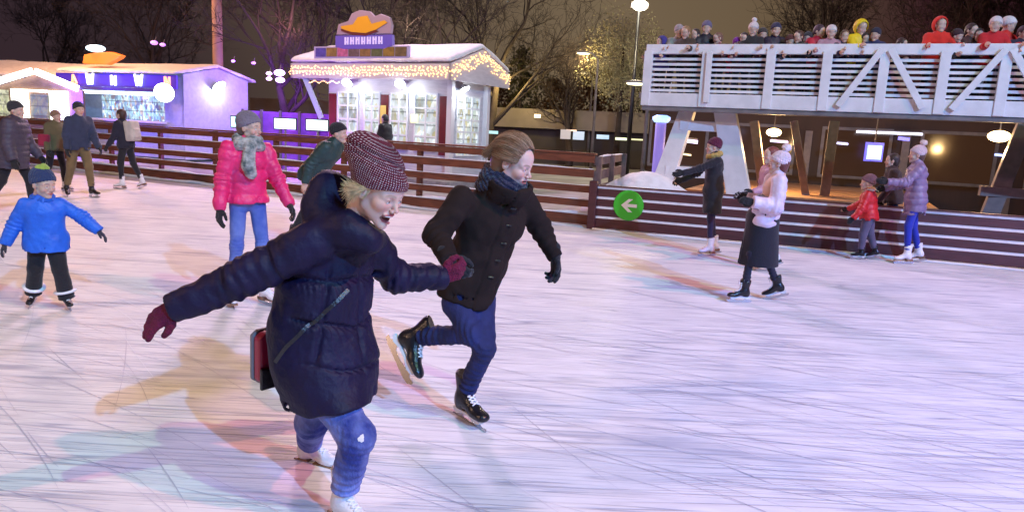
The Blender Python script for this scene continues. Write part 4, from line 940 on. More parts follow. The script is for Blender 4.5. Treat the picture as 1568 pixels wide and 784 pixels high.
# heap of scraped snow
hc_ = A(988, 285, 14.3); hc_[2] = 0
def heap(p):
    q = p-hc_; d = ell(q, (0, 0, 0.0), (0.95, 0.9, 1.02)); d = smin(d, ell(q, (0.75, 0.0, 0), (0.75, 0.7, 0.62)), 0.3); d = smin(d, ell(q, (-0.62, 0.2, 0), (0.6, 0.6, 0.6)), 0.3)
    return np.maximum(d+0.05*vnoise(p, 3, 1)+0.02*vnoise(p, 9, 2)+0.01*vnoise(p, 22, 3), -q[:, 2])
hv, hq = mesh_sdf(heap, hc_+V(-1.6, -1.2, -0.1), hc_+V(1.7, 1.2, 1.2), 0.05)
tag(mesh_obj('snow_heap', hv, hq, M_SNOW), 'rounded heap of scraped white snow behind the barrier, beside the fence corner', 'snow heap')

# ------------------------------------------------------------------ white footbridge
M_WHT = mat('white_painted_timber', (0.74, 0.73, 0.78), 0.5, var=0.12, vscale=4, bump=0.2, bscale=30)
M_GRY = mat('grey_steel', (0.20, 0.18, 0.19), 0.5, var=0.3, vscale=5)
B0 = A(985, 150, 15.4); B0[2] = 0; Bq = A(1568, 150, 12.7); Bq[2] = 0; bd = nrm(Bq-B0); bb = V(-bd[1], bd[0], 0); LB = 12.0
br = empty('footbridge', B0, 'raised white footbridge with slatted railing and crossed truss bars, full of onlookers', 'footbridge')
def BP(t, v, z): return B0+bd*t+bb*v+V(0, 0, z)
def Bt(px):   # distance along the bridge seen at a column of the picture
    r = _ray(px, 120); M_ = np.array([[r[0], -bd[0]], [r[1], -bd[1]]]); return np.linalg.solve(M_, B0[:2])[1]
MB().beam(BP(0, 0, 3.46), BP(LB, 0, 3.46), 0.12, 0.19).build('top_rail', M_WHT, br, bevel=0.01)
for i in range(7): z = 3.27-i*0.104; MB().beam(BP(0.1, 0.02, z), BP(LB, 0.02, z), 0.03, 0.052).build('slat', M_WHT, br)
MB().beam(BP(0, -0.03, 2.455), BP(LB, -0.03, 2.455), 0.10, 0.27).build('fascia', M_WHT, br, bevel=0.01)
MB().beam(BP(0, 0.02, 2.27), BP(LB, 0.02, 2.27), 0.16, 0.08).build('edge_beam', M_GRY, br, bevel=0.01)
MB().box(BP(LB/2, 1.2, 2.36), bd*LB/2, bb*1.12, V(0, 0, 0.05)).build('deck', mat('bridge_deck', (0.12, 0.09, 0.08), 0.8, var=0.3), br)
for px in (992, 1080, 1178, 1264, 1351, 1443, 1536):
    t = Bt(px); MB().beam(BP(t, -0.055, 2.33), BP(t, -0.055, 3.42), 0.10, 0.17, up=bd).build('post', M_WHT, br, bevel=0.008)
def brace(x0, z0, x1, z1): MB().beam(BP(Bt(x0), -0.13, z0), BP(Bt(x1), -0.13, z1), 0.05, 0.115, up=bb if False else np.cross(bb, nrm(BP(Bt(x1), 0, z1)-BP(Bt(x0), 0, z0)))).build('brace', M_WHT, br, bevel=0.006)
brace(1345, 3.45, 1288, 2.42); brace(1358, 3.45, 1418, 2.42); brace(1532, 3.45, 1462, 2.42); brace(1542, 3.45, 1610, 2.42); brace(1085, 3.40, 1086, 2.42)
m = MB(); m.beam(BP(0, 2.35, 3.45), BP(LB, 2.35, 3.45), 0.08, 0.08)
for t in np.arange(0.3, LB, 1.5): m.beam(BP(t, 2.35, 2.4), BP(t, 2.35, 3.42), 0.08, 0.08, up=bd)
m.build('back_railing', M_GRY, br)
MB().beam(BP(0.03, 0.06, 3.50), BP(0.03, 2.3, 3.50), 0.10, 0.12).build('end_rail', M_WHT, br)
for i in range(7): z = 3.27-i*0.104; MB().beam(BP(0.05, 0.06, z), BP(0.05, 2.3, z), 0.03, 0.05).build('end_slat', M_WHT, br)
def leg(a, b, w0, w1, m_, nm='leg', dep=0.30):
    a, b = np.asarray(a), np.asarray(b); d = nrm(b-a); s = nrm(np.cross(d, bb)); q = bb*dep/2; mb = MB()
    vs = [a-s*w0/2-q, a+s*w0/2-q, a+s*w0/2+q, a-s*w0/2+q, b-s*w1/2-q, b+s*w1/2-q, b+s*w1/2+q, b-s*w1/2+q]
    mb.add(vs, [(3, 2, 1, 0), (4, 5, 6, 7), (0, 1, 5, 4), (1, 2, 6, 5), (2, 3, 7, 6), (3, 0, 4, 7)]); return mb.build(nm, m_, br, bevel=0.012)
def gz(px, Y): q = A(px, 300, Y); q[2] = 0; return q
leg(A(1054, 168, 15.5), gz(1000, 15.5), 0.30, 0.48, M_WHT); leg(A(1110, 168, 15.2), gz(1143, 15.2), 0.42, 0.50, M_WHT)
MB().beam(A(1040, 192, 15.45), A(1122, 196, 15.25), 0.20, 0.20).build('cross_bar', M_WHT, br, bevel=0.01); MB().beam(A(1018, 262, 15.45), A(1135, 268, 15.2), 0.20, 0.22).build('cross_bar', M_WHT, br, bevel=0.01)
M_BEI = mat('beige_steel', (0.24, 0.19, 0.17), 0.5, var=0.2)
for x0, x1, Y, w in ((1216, 1243, 17.0, 0.16), (1278, 1262, 17.0, 0.22), (1572, 1512, 15.0, 0.32), (1155, 1175, 17.6, 0.2)): 
    tp_ = A(x0, 186, Y); tp_[2] = min(tp_[2], 2.3); leg(tp_, gz(x1, Y), w, w, M_BEI, dep=0.22)
MB().beam(A(1500, 292, 15.0), A(1580, 298, 14.8), 0.12, 0.2).build('cross_bar', M_BEI, br)
# lit column at the bridge end
lc_ = gz(1003, 16.6); col_ = empty('light_column', lc_, 'slim round column glowing violet blue at the end of the footbridge', 'light column')
MB().lathe(lc_, [(0.12, 0), (0.12, 2.0), (0.11, 2.02)], 20).build('shaft', mat('violet_lit_acrylic', (0.35, 0.33, 0.6), 0.4, emit=(0.20, 0.16, 0.75), estr=0.7), col_, True)
MB().lathe(lc_+V(0, 0, 2.02), [(0.15, 0), (0.20, 0.06), (0.20, 0.12), (0.12, 0.16)], 20).build('lamp_cap', glow((0.25, 0.45, 1.0), 2.2), col_, True)

# ------------------------------------------------------------------ cafe under and behind the bridge
M_CAFE = mat('brown_cladding', (0.060, 0.026, 0.016), 0.6, var=0.45, vscale=1.5, bump=0.3, bscale=12, stretch=(1, 1, 0.2))
CA = gz(985, 24.0); CB = CA+bd*26; cb = bb
cafe = empty('cafe_building', CA, 'low dark brown cafe building behind the footbridge', 'building')
MB().box((CA+CB)/2+V(0, 0, 1.45)+cb*3, (CB-CA)/2, cb*3, V(0, 0, 1.45)).build('wall', M_CAFE, cafe)
MB().box((CA+CB)/2+V(0, 0, 2.99)+cb*2.9, (CB-CA)/2+bd*0.3, cb*3.3, V(0, 0, 0.08)).build('roof', M_GRY, cafe)
M_WIN_D = mat('dim_window', (0.02, 0.015, 0.015), 0.1, emit=(0.35, 0.14, 0.05), estr=0.10)
for t in np.arange(1.0, 25, 2.6):
    c = CA+bd*t+V(0, 0, 1.5)-cb*0.01; f = MB(); f.box(c, bd*0.95, cb*0.03, V(0, 0, 0.75)); fo = f.build('window', M_GRY, cafe)
    MB().box(c-cb*0.035, bd*0.86, cb*0.008, V(0, 0, 0.66)).build('pane', M_WIN_D, fo)
    MB().box(c+bd*1.3-V(0, 0, 0.45)-cb*0.03, bd*0.10, cb*0.03, V(0, 0, 1.05)).build('pilaster', M_BEI, cafe)
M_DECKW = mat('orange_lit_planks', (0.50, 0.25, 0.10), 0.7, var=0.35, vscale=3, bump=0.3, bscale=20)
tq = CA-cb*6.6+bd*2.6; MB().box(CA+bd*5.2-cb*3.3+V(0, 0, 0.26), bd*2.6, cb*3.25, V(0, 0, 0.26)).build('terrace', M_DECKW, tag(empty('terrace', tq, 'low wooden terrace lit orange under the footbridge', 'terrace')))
def globe(px, py, Y, label, wat, r=0.13, col=(1.0, 0.62, 0.25)):
    c = A(px, py, Y); e = empty('hanging_lamp', c, label, 'lamp', 'warm lamps hanging under the footbridge')
    MB().ball(c, r, 14, 10, (1.35, 1.35, 0.75)).build('lamp_shade', glow((1.0, 0.66, 0.28), 9.0), e, True); MB().tube([c+V(0, 0, r*0.7), c+V(0, 0, r*0.7+0.5)], 0.012, 6).build('cord', M_GRY, e)
    lamp('cafe_lamp', c-V(0, 0, 0.3), col, wat, 0.12)
globe(1185, 203, 17.5, 'warm globe lamp under the footbridge, above the girl in the black skirt', 230)
globe(1530, 209, 15.5, 'warm oval lamp hanging at the right end under the footbridge', 130, 0.16)
globe(1462, 231, 21, 'faint small orange lamp hanging by the cafe wall', 8, 0.06)
def bar_light(px0, py0, px1, py1, Y, th, colr, st, label, cat='light'):
    a, b = A(px0, py0, Y), A(px1, py1, Y); e = empty('light_strip', (a+b)/2, label, cat, 'light strips in front of the cafe')
    MB().beam(a, b, 0.06, th).build('tube', glow(colr, st), e); MB().beam(a+V(0, 0.05, th*0.8), b+V(0, 0.05, th*0.8), 0.10, th*0.6).build('housing', M_GRY, e)
bar_light(1312, 202, 1412, 206, 20, 0.06, (0.85, 0.85, 1.0), 3, 'long cold white tube light above the blue screen')
bar_light(1180, 216, 1206, 218, 19, 0.05, (0.6, 0.5, 1.0), 3, 'short violet white strip light left of the beige supports')
bar_light(1276, 219, 1298, 221, 20, 0.05, (0.6, 0.55, 1.0), 3, 'short violet white strip light right of the beige supports')
bar_light(1376, 212, 1392, 214, 20.5, 0.09, (0.15, 0.15, 1.0), 2, 'small deep blue strip light under the long tube light')
bar_light(1524, 237, 1548, 240, 20, 0.06, (0.35, 0.45, 1.0), 2.5, 'short pale blue strip light at the right end')
bar_light(1051, 216, 1068, 218, 20, 0.09, (0.7, 0.6, 1.0), 3, 'small bright violet box light between the white bridge legs')
bar_light(1044, 236, 1058, 238, 20, 0.04, (1.0, 0.8, 0.45), 2, 'small yellowish strip light low between the white bridge legs')
scn = A(1338, 233, 18); se = empty('screen', scn, 'bright blue screen hanging in front of the cafe', 'screen')
MB().box(scn, V(0.22, 0, 0.0), V(0, 0.025, 0), V(0, 0, 0.23)).build('frame', mat('blue_frame', (0.1, 0.1, 0.5), 0.4, emit=(0.1, 0.1, 0.9), estr=1), se); MB().box(scn-V(0, 0.03, 0.01), V(0.175, 0, 0), V(0, 0.006, 0), V(0, 0, 0.17)).build('display', glow((0.35, 0.68, 1.0), 1.6), se)
MB().tube([scn+V(0, 0, 0.2), scn+V(0, 0, 0.9)], 0.015, 6).build('bracket', M_GRY, se)

# ------------------------------------------------------------------ kiosks
class Frame:
    def __init__(s, o, a): s.o = np.array([o[0], o[1], 0.0]); s.a = nrm(V(a[0], a[1], 0)); s.b = V(-s.a[1], s.a[0], 0) if V(-s.a[1], s.a[0], 0)[1] > 0 else V(s.a[1], -s.a[0], 0)
    def P(s, u, v, z): return s.o+s.a*u+s.b*v+V(0, 0, z)
    def box(s, mb, u0, u1, v0, v1, z0, z1): return mb.box(s.P((u0+u1)/2, (v0+v1)/2, (z0+z1)/2), s.a*(u1-u0)/2, s.b*(v1-v0)/2, V(0, 0, (z1-z0)/2))
def gable_roof(fr, u0, u1, v0, v1, ze, zr, th, m_, parent, soft=0.12, name='roof', res=0.05):
    """snow covered roof, ridge along u"""
    lo = np.minimum(fr.P(u0, v0, ze-0.3), fr.P(u1, v1, ze-0.3)); hi = np.maximum(fr.P(u0, v0, zr+th+0.3), fr.P(u1, v1, zr+th+0.3))
    for c in (fr.P(u0, v1, ze), fr.P(u1, v0, ze)): lo = np.minimum(lo, c); hi = np.maximum(hi, c)
    lo[2] = ze-0.3; hi[2] = zr+th+0.3; vm = (v0+v1)/2; hv_ = (v1-v0)/2; sl = (zr-ze)/hv_; cs = 1/math.hypot(1, sl)
    def f(p):
        w = p-fr.o; u = w@fr.a; v = w@fr.b; z = p[:, 2]; zz = ze+sl*(hv_-np.abs(v-vm))
        top = (z-(zz+th))*cs; bot = (zz-z)*cs
        d = smax(smax(top, np.abs(v-vm)-hv_, soft), smax(u-u1, u0-u, 0.01), soft); return smax(d, bot, 0.01)+0.012*vnoise(p, 2.5, 7)
    return sdf_obj(name, f, lo-0.1, hi+0.1, res, m_, parent)
def fairy(fr, parent, fn, n, seed, r=0.019):
    m = MB(); rg = np.random.default_rng(seed); mt = glow((1.0, 0.52, 0.13), 2.6); me = None
    for i in range(n):
        c = fn(i, rg)
        if i % 5 == 0 and sum(o.name.startswith('bulb') for o in parent.children) < 99:
            if me is None: b = MB().ball(c, r, 7, 5).build('bulb', mt, parent, True, origin=c); me = b.data; b.location = Vector(c-wloc(parent))
            else: b = bpy.data.objects.new('bulb', me); COL.objects.link(b); b.parent = parent; b.location = Vector(c-wloc(parent))
        else: m.ball(c, r*(0.8+0.4*rg.random()), 6, 4)
    tag(m.build('fairy_lights', mt, parent, True), kind='stuff')
def flood(c, nrm_, parent, watt, colr=(0.85, 0.95, 1.0), r=0.16):
    e = MB(); n_ = nrm(nrm_); e.lathe(c, [(0.06, -0.12), (r*0.8, -0.06), (r, 0.0)], 16, axis=n_); eo = e.build('floodlight', M_GRY, parent, True)
    MB().lathe(c+n_*0.004, [(0.01, 0.0), (r*0.95, 0.0), (r*0.7, 0.03), (0.01, 0.045)], 16, axis=n_).build('lens', glow((0.85, 0.95, 1.0), 14), eo, True)
    lamp('kiosk_light', c+n_*0.25, colr, watt, 0.1)
M_CREAM = mat('cream_boards', (0.62, 0.58, 0.62), 0.5, var=0.12, vscale=4, bump=0.2, bscale=14, stretch=(1, 1, 5))
M_RED = mat('red_panel', (0.16, 0.008, 0.010), 0.5, var=0.2); M_FRM = mat('white_frame', (0.75, 0.74, 0.76), 0.4)
def interior(name, cols, st, scale=3.0):
    """a lit shop seen through glass: shelves of small goods"""
    m = bpy.data.materials.new(name); m.use_nodes = True; n, l = m.node_tree.nodes, m.node_tree.links; b = n['Principled BSDF']; b.inputs['Base Color'].default_value = (0.1, 0.1, 0.1, 1); b.inputs['Roughness'].default_value = 0.1
    tc = n.new('ShaderNodeTexCoord'); mp = n.new('ShaderNodeMapping'); mp.inputs['Scale'].default_value = (1, 1, 0.55); l.new(tc.outputs['Object'], mp.inputs[0]); vo = n.new('ShaderNodeTexVoronoi'); vo.inputs['Scale'].default_value = scale*5; l.new(mp.outputs[0], vo.inputs['Vector'])
    cr = n.new('ShaderNodeValToRGB'); sp = n.new('ShaderNodeSeparateColor'); l.new(vo.outputs['Color'], sp.inputs[0]); l.new(sp.outputs[0], cr.inputs[0])
    el = cr.color_ramp.elements; el[0].color = (*cols[0], 1); el[1].color = (*cols[-1], 1); el[1].position = 0.92
    for i, c in enumerate(cols[1:-1]): e = el.new((i+1)/(len(cols)-0.3)); e.color = (*c, 1)
    sx = n.new('ShaderNodeSeparateXYZ'); l.new(tc.outputs['Object'], sx.inputs[0]); w = n.new('ShaderNodeMath'); w.operation = 'PINGPONG'; w.inputs[1].default_value = 0.17; l.new(sx.outputs[2], w.inputs[0])
    r = n.new('ShaderNodeMapRange'); r.inputs[1].default_value = 0.0; r.inputs[2].default_value = 0.03; r.inputs[3].default_value = 0.25; l.new(w.outputs[0], r.inputs[0])
    no = n.new('ShaderNodeTexNoise'); no.inputs['Scale'].default_value = 1.6; l.new(tc.outputs['Object'], no.inputs['Vector']); r2 = n.new('ShaderNodeMapRange'); r2.inputs[1].default_value = 0.3; r2.inputs[2].default_value = 0.7; r2.inputs[3].default_value = 0.35; r2.inputs[4].default_value = 1.6; l.new(no.outputs[0], r2.inputs[0])
    mu = n.new('ShaderNodeMath'); mu.operation = 'MULTIPLY'; l.new(r.outputs[0], mu.inputs[0]); l.new(r2.outputs[0], mu.inputs[1]); m2 = n.new('ShaderNodeMath'); m2.operation = 'MULTIPLY'; m2.inputs[1].default_value = st; l.new(mu.outputs[0], m2.inputs[0])
    l.new(cr.outputs[0], b.inputs['Emission Color']); l.new(m2.outputs[0], b.inputs['Emission Strength']); return m
M_INT = interior('lit_shop_interior', [(0.45, 0.55, 0.62), (0.62, 0.70, 0.72), (0.35, 0.42, 0.35), (0.75, 0.78, 0.8), (0.55, 0.60, 0.62), (0.50, 0.45, 0.22), (0.8, 0.85, 0.9)], 1.0, 2.2)
M_INT2 = interior('lit_counter_interior', [(0.10, 0.18, 0.45), (0.35, 0.60, 0.75), (0.55, 0.8, 0.85), (0.12, 0.08, 0.35), (0.3, 0.5, 0.7), (0.35, 0.15, 0.12), (0.7, 0.9, 0.95)], 1.1, 2.6)
def window(fr, u0, u1, v, z0, z1, parent, nu, nz, pane, out=-1, along='u'):
    f = MB()
    def bx(a0, a1, b0, b1, d0, d1):
        if along == 'u': fr.box(f, a0, a1, v+out*d1, v+out*d0, b0, b1)
        else: fr.box(f, v-d1, v-d0, a0, a1, b0, b1)
    w = 0.045
    for i in range(nu+1): a = u0+(u1-u0)*i/nu; bx(a-w/2, a+w/2, z0, z1, 0.012, 0.05)
    for j in range(nz+1): b = z0+(z1-z0)*j/nz; bx(u0-w/2, u1+w/2, b-w/2+0.001, b+w/2-0.001, 0.014, 0.046)
    fo = f.build('window', M_FRM, parent)
    g = MB()
    if along == 'u': fr.box(g, u0, u1, v+out*0.010, v+out*0.004, z0, z1)
    else: fr.box(g, v-0.010, v-0.004, u0, u1, z0, z1)
    g.build('pane', pane, fo)
# gift kiosk with fairy lights (middle)
c3 = A(690, 111, 19.3); f3 = Frame(c3, (-5.05, 2.7)); k3 = empty('kiosk', f3.o, 'white gabled kiosk hung with warm fairy lights under a snowy roof, lit shop windows below', 'kiosk', 'kiosks beyond the fence')
ZE, ZB = 3.36, 2.90
gable_roof(f3, -0.05, 5.75, -0.05, 3.25, ZE-0.02, 3.88, 0.14, M_SNOW, k3, 0.16)
m = MB(); f3.box(m, 0, 5.7, 0.0, 0.06, ZB, ZE-0.05); m.build('fascia', M_CREAM, k3)
for u in (0.0, 5.64):
    m = MB(); pr = [(0, ZB), (1.6, ZB+0.0), (3.2, ZB), (3.2, ZE-0.05), (1.6, 3.86), (0, ZE-0.05)]; m.prism([(x, z) for x, z in pr], f3.P(u+0.03, 0, 0), f3.b, V(0, 0, 1), f3.a*0.03); m.build('gable', M_CREAM, k3)
m = MB(); f3.box(m, 0.35, 4.7, 0.55, 2.4, 0.25, 3.3); m.build('wall', M_CREAM, k3)
m = MB(); f3.box(m, -0.2, 5.6, -0.3, 3.4, 0.0, 0.25); m.build('deck', mat('kiosk_deck', (0.3, 0.28, 0.3), 0.7, var=0.3), k3, bevel=0.01)
for u0, u1 in ((0.75, 1.5), (1.75, 2.35), (2.75, 3.3), (3.55, 4.3)): window(f3, u0, u1, 0.55, 1.0, 2.55, k3, 2, 4, M_INT)
m = MB(); f3.box(m, 0.38, 0.66, 0.515, 0.549, 0.9, 2.5); m.build('red_panel', M_RED, k3); m = MB(); f3.box(m, 2.45, 2.70, 0.515, 0.549, 0.9, 2.5); m.build('red_panel', M_RED, k3); m = MB(); f3.box(m, 4.40, 4.66, 0.515, 0.549, 0.7, 2.5); m.build('red_panel', M_RED, k3)
for (u0, u1, z0, z1, c_) in ((2.48, 2.68, 1.3, 2.2, (0.5, 0.35, 0.08)), (1.35, 1.6, 1.75, 1.98, (0.9, 0.9, 0.5))):
    m = MB(); f3.box(m, u0, u1, 0.470, 0.482, z0, z1); m.build('poster', mat('lit_poster', c_, 0.5, emit=c_, estr=0.6), k3)
window(f3, 0.85, 2.05, 0.35, 0.9, 2.55, k3, 3, 5, M_INT, along='v')
M_POSTW = mat('corner_post', (0.70, 0.66, 0.68), 0.5)
for u, v in ((0.28, 0.5), (0.28, 2.4)): m = MB(); f3.box(m, u-0.07, u+0.09, v-0.09, v+0.07, 0.25, ZB); m.build('corner_post', M_POSTW, k3, bevel=0.01)
MB().beam(f3.P(5.2, 0.1, ZB-0.02), f3.P(4.75, 0.3, 1.75), 0.10, 0.14).build('bracket', mat('blue_grey_bracket', (0.35, 0.40, 0.5), 0.5), k3)
flood(f3.P(3.65, 0.15, 2.78), V(0, -0.6, -0.8)-f3.b*0.2, k3, 34); flood(f3.P(1.75, 0.15, 2.78), V(0, -0.6, -0.8)-f3.b*0.2, k3, 34); flood(f3.P(0.12, 0.9, 2.72), -f3.a*0.5-V(0, 0, 0.8), k3, 26)
fairy(f3, k3, lambda i, rg: f3.P(5.7*i/300+0.05*rg.random(), -0.03, ZB+0.06+(ZE-ZB-0.16)*(0.5+0.5*math.sin(i*0.9)*rg.uniform(0.4, 1))), 300, 3)
def gl(i, rg): s_ = i/170; v = 3.2*s_; zt = ZE-0.05+(3.86-ZE+0.05)*(1-abs(v-1.6)/1.6); return f3.P(-0.04, v, zt-0.05-0.42*rg.random()*(0.4+0.6*abs(math.sin(i*0.6))))
fairy(f3, k3, gl, 170, 5)
fairy(f3, k3, lambda i, rg: f3.P(3.9+1.2*i/22, 0.10, 2.80-0.03*math.sin(i)), 22, 6)
# sign boards on its roof
sg = empty('roof_sign', f3.P(3.5, -0.1, 3.45), 'long narrow framed board of food pictures along the fairy lit kiosk roof', 'sign')
m = MB(); f3.box(m, 1.35, 4.75, -0.02, 0.06, 3.45, 3.78); m.build('frame', mat('lilac_frame', (0.42, 0.38, 0.6), 0.5), sg, bevel=0.01)
pcs = [(0.10, 0.07, 0.03), (0.16, 0.10, 0.02), (0.06, 0.07, 0.03), (0.14, 0.08, 0.03), (0.09, 0.06, 0.06), (0.30, 0.08, 0.16), (0.16, 0.10, 0.03), (0.05, 0.04, 0.20)]
for i, c_ in enumerate(pcs): m = MB(); f3.box(m, 1.42+i*0.41, 1.42+i*0.41+0.38, -0.036, -0.024, 3.50, 3.74); m.build('picture_panel', mat('sign_picture', c_, 0.5, emit=c_, estr=0.12, color2=tuple(min(1, x*1.8) for x in c_), vscale=9), sg)
sg2 = empty('roof_sign', f3.P(3.1, 0.0, 3.8), 'big lilac sign with a yellow pan above violet letters, on the fairy lit kiosk', 'sign')
sc_ = f3.P(2.92, 0.02, 4.20)
def blob(sx, sz, kx, n=26, bumps=0.0): return [(sx*math.cos(t)*(1+bumps*math.sin(5*t)), sz*math.sin(t)*(1+bumps*math.cos(4*t))) for t in np.linspace(0, 2*math.pi, n, endpoint=False)]
aL_ = -f3.a
MB().prism([(-0.98, -0.12), (-0.90, 0.16), (-0.55, 0.24), (-0.42, 0.44), (-0.15, 0.52), (0.20, 0.48), (0.38, 0.34), (0.60, 0.40), (0.90, 0.30), (0.98, 0.10), (0.95, -0.12)], sc_+V(0, 0, 0.02), aL_, V(0, 0, 1), f3.b*0.05).build('outline', mat('pale_lilac', (0.34, 0.26, 0.33), 0.5), sg2, bevel=0.01)
MB().prism([(-0.80, 0.10), (-0.35, 0.14), (-0.18, 0.33), (0.15, 0.36), (0.30, 0.14), (0.75, 0.22), (0.85, 0.16), (0.45, -0.02), (0.1, -0.10), (-0.4, -0.06), (-0.75, 0.03)], sc_+V(0, 0, 0.02)-f3.b*0.065, aL_, V(0, 0, 1), f3.b*0.012).build('pan', mat('yellow_sign', (0.62, 0.30, 0.015), 0.5, emit=(0.9, 0.45, 0.02), estr=0.12), sg2)
MB().prism([(-0.80, 0.03), (-0.4, -0.06), (0.1, -0.10), (0.45, -0.02), (0.55, -0.06), (0.1, -0.17), (-0.4, -0.13), (-0.78, -0.02)], sc_+V(0, 0, 0.018)-f3.b*0.062, aL_, V(0, 0, 1), f3.b*0.009).build('pan_lower_edge', mat('dark_red_sign', (0.12, 0.02, 0.02), 0.5), sg2)  # dark red lower edge of the pan picture
MB().prism([(-1.0, -0.13), (1.0, -0.13), (1.02, -0.42), (0.75, -0.50), (-0.7, -0.50), (-1.0, -0.44)], sc_, aL_, V(0, 0, 1), f3.b*0.06).build('band', mat('violet_sign', (0.10, 0.07, 0.35), 0.5, emit=(0.12, 0.08, 0.5), estr=0.3), sg2, bevel=0.01)
m = MB()
for i in range(7):   # unreadable vertical letter strokes of the band
    x = -0.62+i*0.2; m.box(sc_+aL_*x+V(0, 0, -0.28)-f3.b*0.07, aL_*0.03, f3.b*0.008, V(0, 0, 0.10)); m.box(sc_+aL_*(x+0.09)+V(0, 0, -0.28)-f3.b*0.07, aL_*0.025, f3.b*0.008, V(0, 0, 0.10)); m.box(sc_+aL_*(x+0.045)+V(0, 0, -0.28+0.03*((i % 3)-1))-f3.b*0.068, aL_*0.05, f3.b*0.006, V(0, 0, 0.02))
m.build('lettering', mat('lilac_letters', (0.6, 0.55, 0.8), 0.5, emit=(0.5, 0.4, 0.8), estr=0.35), sg2)
# blue kiosk with lit letters (left)
c2 = A(272, 120, 25.0); f2 = Frame(c2, (-4.6, 2.0)); k2 = empty('kiosk', f2.o, 'violet blue lit kiosk with snowy roof, open serving counter and glowing letters in front', 'kiosk', 'kiosks beyond the fence')
ze = 2.98; gable_roof(f2, -0.1, 6.3, -0.1, 3.7, ze, 3.38, 0.12, M_SNOW, k2, 0.2, res=0.06)
M_BLU = mat('blue_fascia', (0.06, 0.03, 0.38), 0.5, emit=(0.06, 0.02, 0.6), estr=0.5); M_LAV = mat('lavender_boards', (0.48, 0.52, 0.58), 0.6, var=0.15, bump=0.2, bscale=10)
m = MB(); f2.box(m, 0.05, 6.2, -0.02, 0.05, 2.50, ze-0.02); m.build('fascia', M_BLU, k2)
m = MB(); f2.box(m, 0.1, 6.2, 0.3, 0.36, 0.1, 1.35); f2.box(m, 0.1, 1.0, 0.3, 0.36, 1.35, 2.95); f2.box(m, 5.6, 6.2, 0.3, 0.36, 1.35, 2.95); m.build('front_wall', M_LAV, k2)
m = MB(); m.prism([(0.3, 0.1), (3.3, 0.1), (3.3, 3.02), (1.8, 3.36), (0.3, 3.02)], f2.P(0.12, 0, 0), f2.b, V(0, 0, 1), f2.a*0.05); m.build('side_wall', M_LAV, k2)
m = MB(); f2.box(m, 0.2, 6.2, 3.2, 3.3, 0.1, 2.95); f2.box(m, 6.1, 6.2, 0.37, 3.2, 0.1, 2.95); m.build('back_wall', M_LAV, k2)
m = MB(); f2.box(m, 1.0, 5.6, 1.2, 1.25, 1.0, 2.6); m.build('back_counter', M_INT2, k2)
m = MB(); f2.box(m, 0.9, 5.7, 0.05, 0.8, 1.30, 1.37); m.build('counter', M_FRM, k2, bevel=0.01)
m = MB(); f2.box(m, 0.9, 5.8, -0.25, 0.3, 2.38, 2.48); m.build('awning', mat('dark_violet_awning', (0.05, 0.02, 0.12), 0.6), k2)
m = MB(); f2.box(m, 1.0, 5.6, 0.32, 0.38, 2.26, 2.37); m.build('strip_light', glow((0.7, 0.9, 1.0), 5), k2)
flood(f2.P(-0.12, 1.7, 2.72), -f2.a*0.7-V(0, 0, 0.7), k2, 45, (0.6, 0.68, 1.0), 0.26); flood(f2.P(0.25, -0.35, 2.35), V(0.2, -1, -0.3), k2, 70, (0.20, 0.16, 1.0), 0.34); flood(f2.P(5.3, -0.35, 2.35), V(0.2, -1, -0.3), k2, 70, (0.20, 0.14, 1.0), 0.34)
def stroke(mb, fr, u, z, segs, sc, th):
    for (x0, y0), (x1, y1) in segs:
        a = fr.P(u-x0*sc, -0.09, z+y0*sc); b = fr.P(u-x1*sc, -0.09, z+y1*sc); mb.beam(a, b, 0.06, th, up=np.cross(nrm(b-a), fr.b))
GL = {'W': [((0, 1), (0.22, 0)), ((0.22, 0), (0.45, 0.9)), ((0.45, 0.9), (0.68, 0)), ((0.68, 0), (0.9, 1))], 'N': [((0, 0), (0, 1)), ((0, 1), (0.6, 0)), ((0.6, 0), (0.6, 1))], 'A': [((0, 0), (0.15, 1)), ((0.15, 1), (0.7, 0.1)), ((0.7, 0.1), (0, 0))]}
ls = empty('letter_sign', f2.P(5.2, 0, 2.9), 'row of glowing white and orange channel letters on the blue kiosk front', 'sign')
for (px, ch, c_, st) in ((120, 'A', (1.0, 0.30, 0.03), 1.8), (142, 'W', (0.75, 0.85, 1.0), 2.6), (180, 'N', (0.75, 0.85, 1.0), 2.6), (216, 'W', (0.75, 0.85, 1.0), 2.6), (262, 'N', (1.0, 0.30, 0.03), 1.8)):
    r = _ray(px-6, 122); M_ = np.array([[r[0], -f2.a[0]], [r[1], -f2.a[1]]]); u = np.linalg.solve(M_, f2.o[:2])[1]; m = MB(); stroke(m, f2, u, 2.56, GL[ch], 0.34 if ch != 'W' else 0.40, 0.055); m.build('letter', glow(c_, st), ls)
# orange dish with a glowing bulb on the roof
od = f2.P(4.0, 0.3, 3.40); oe = empty('roof_sign', od, 'orange bowl shaped sign with a glowing ice blue oval, on the blue kiosk roof', 'sign')
MB().prism([(-1.0, -0.2), (-0.9, 0.12), (-0.3, 0.20), (0.5, 0.22), (1.05, 0.10), (0.9, 0.0), (0.3, -0.22)], od+V(0, 0, 0.12), -f2.a, V(0, 0, 1), f2.b*0.12).build('bowl', mat('orange_sign', (0.85, 0.22, 0.03), 0.5, emit=(1.0, 0.25, 0.03), estr=0.6), oe, bevel=0.03)
MB().ball(od+V(-0.28, 0, 0.46), 0.16, 14, 8, (2.3, 1, 0.8)).build('bulb', glow((0.45, 0.8, 1.0), 3.0), oe, True)
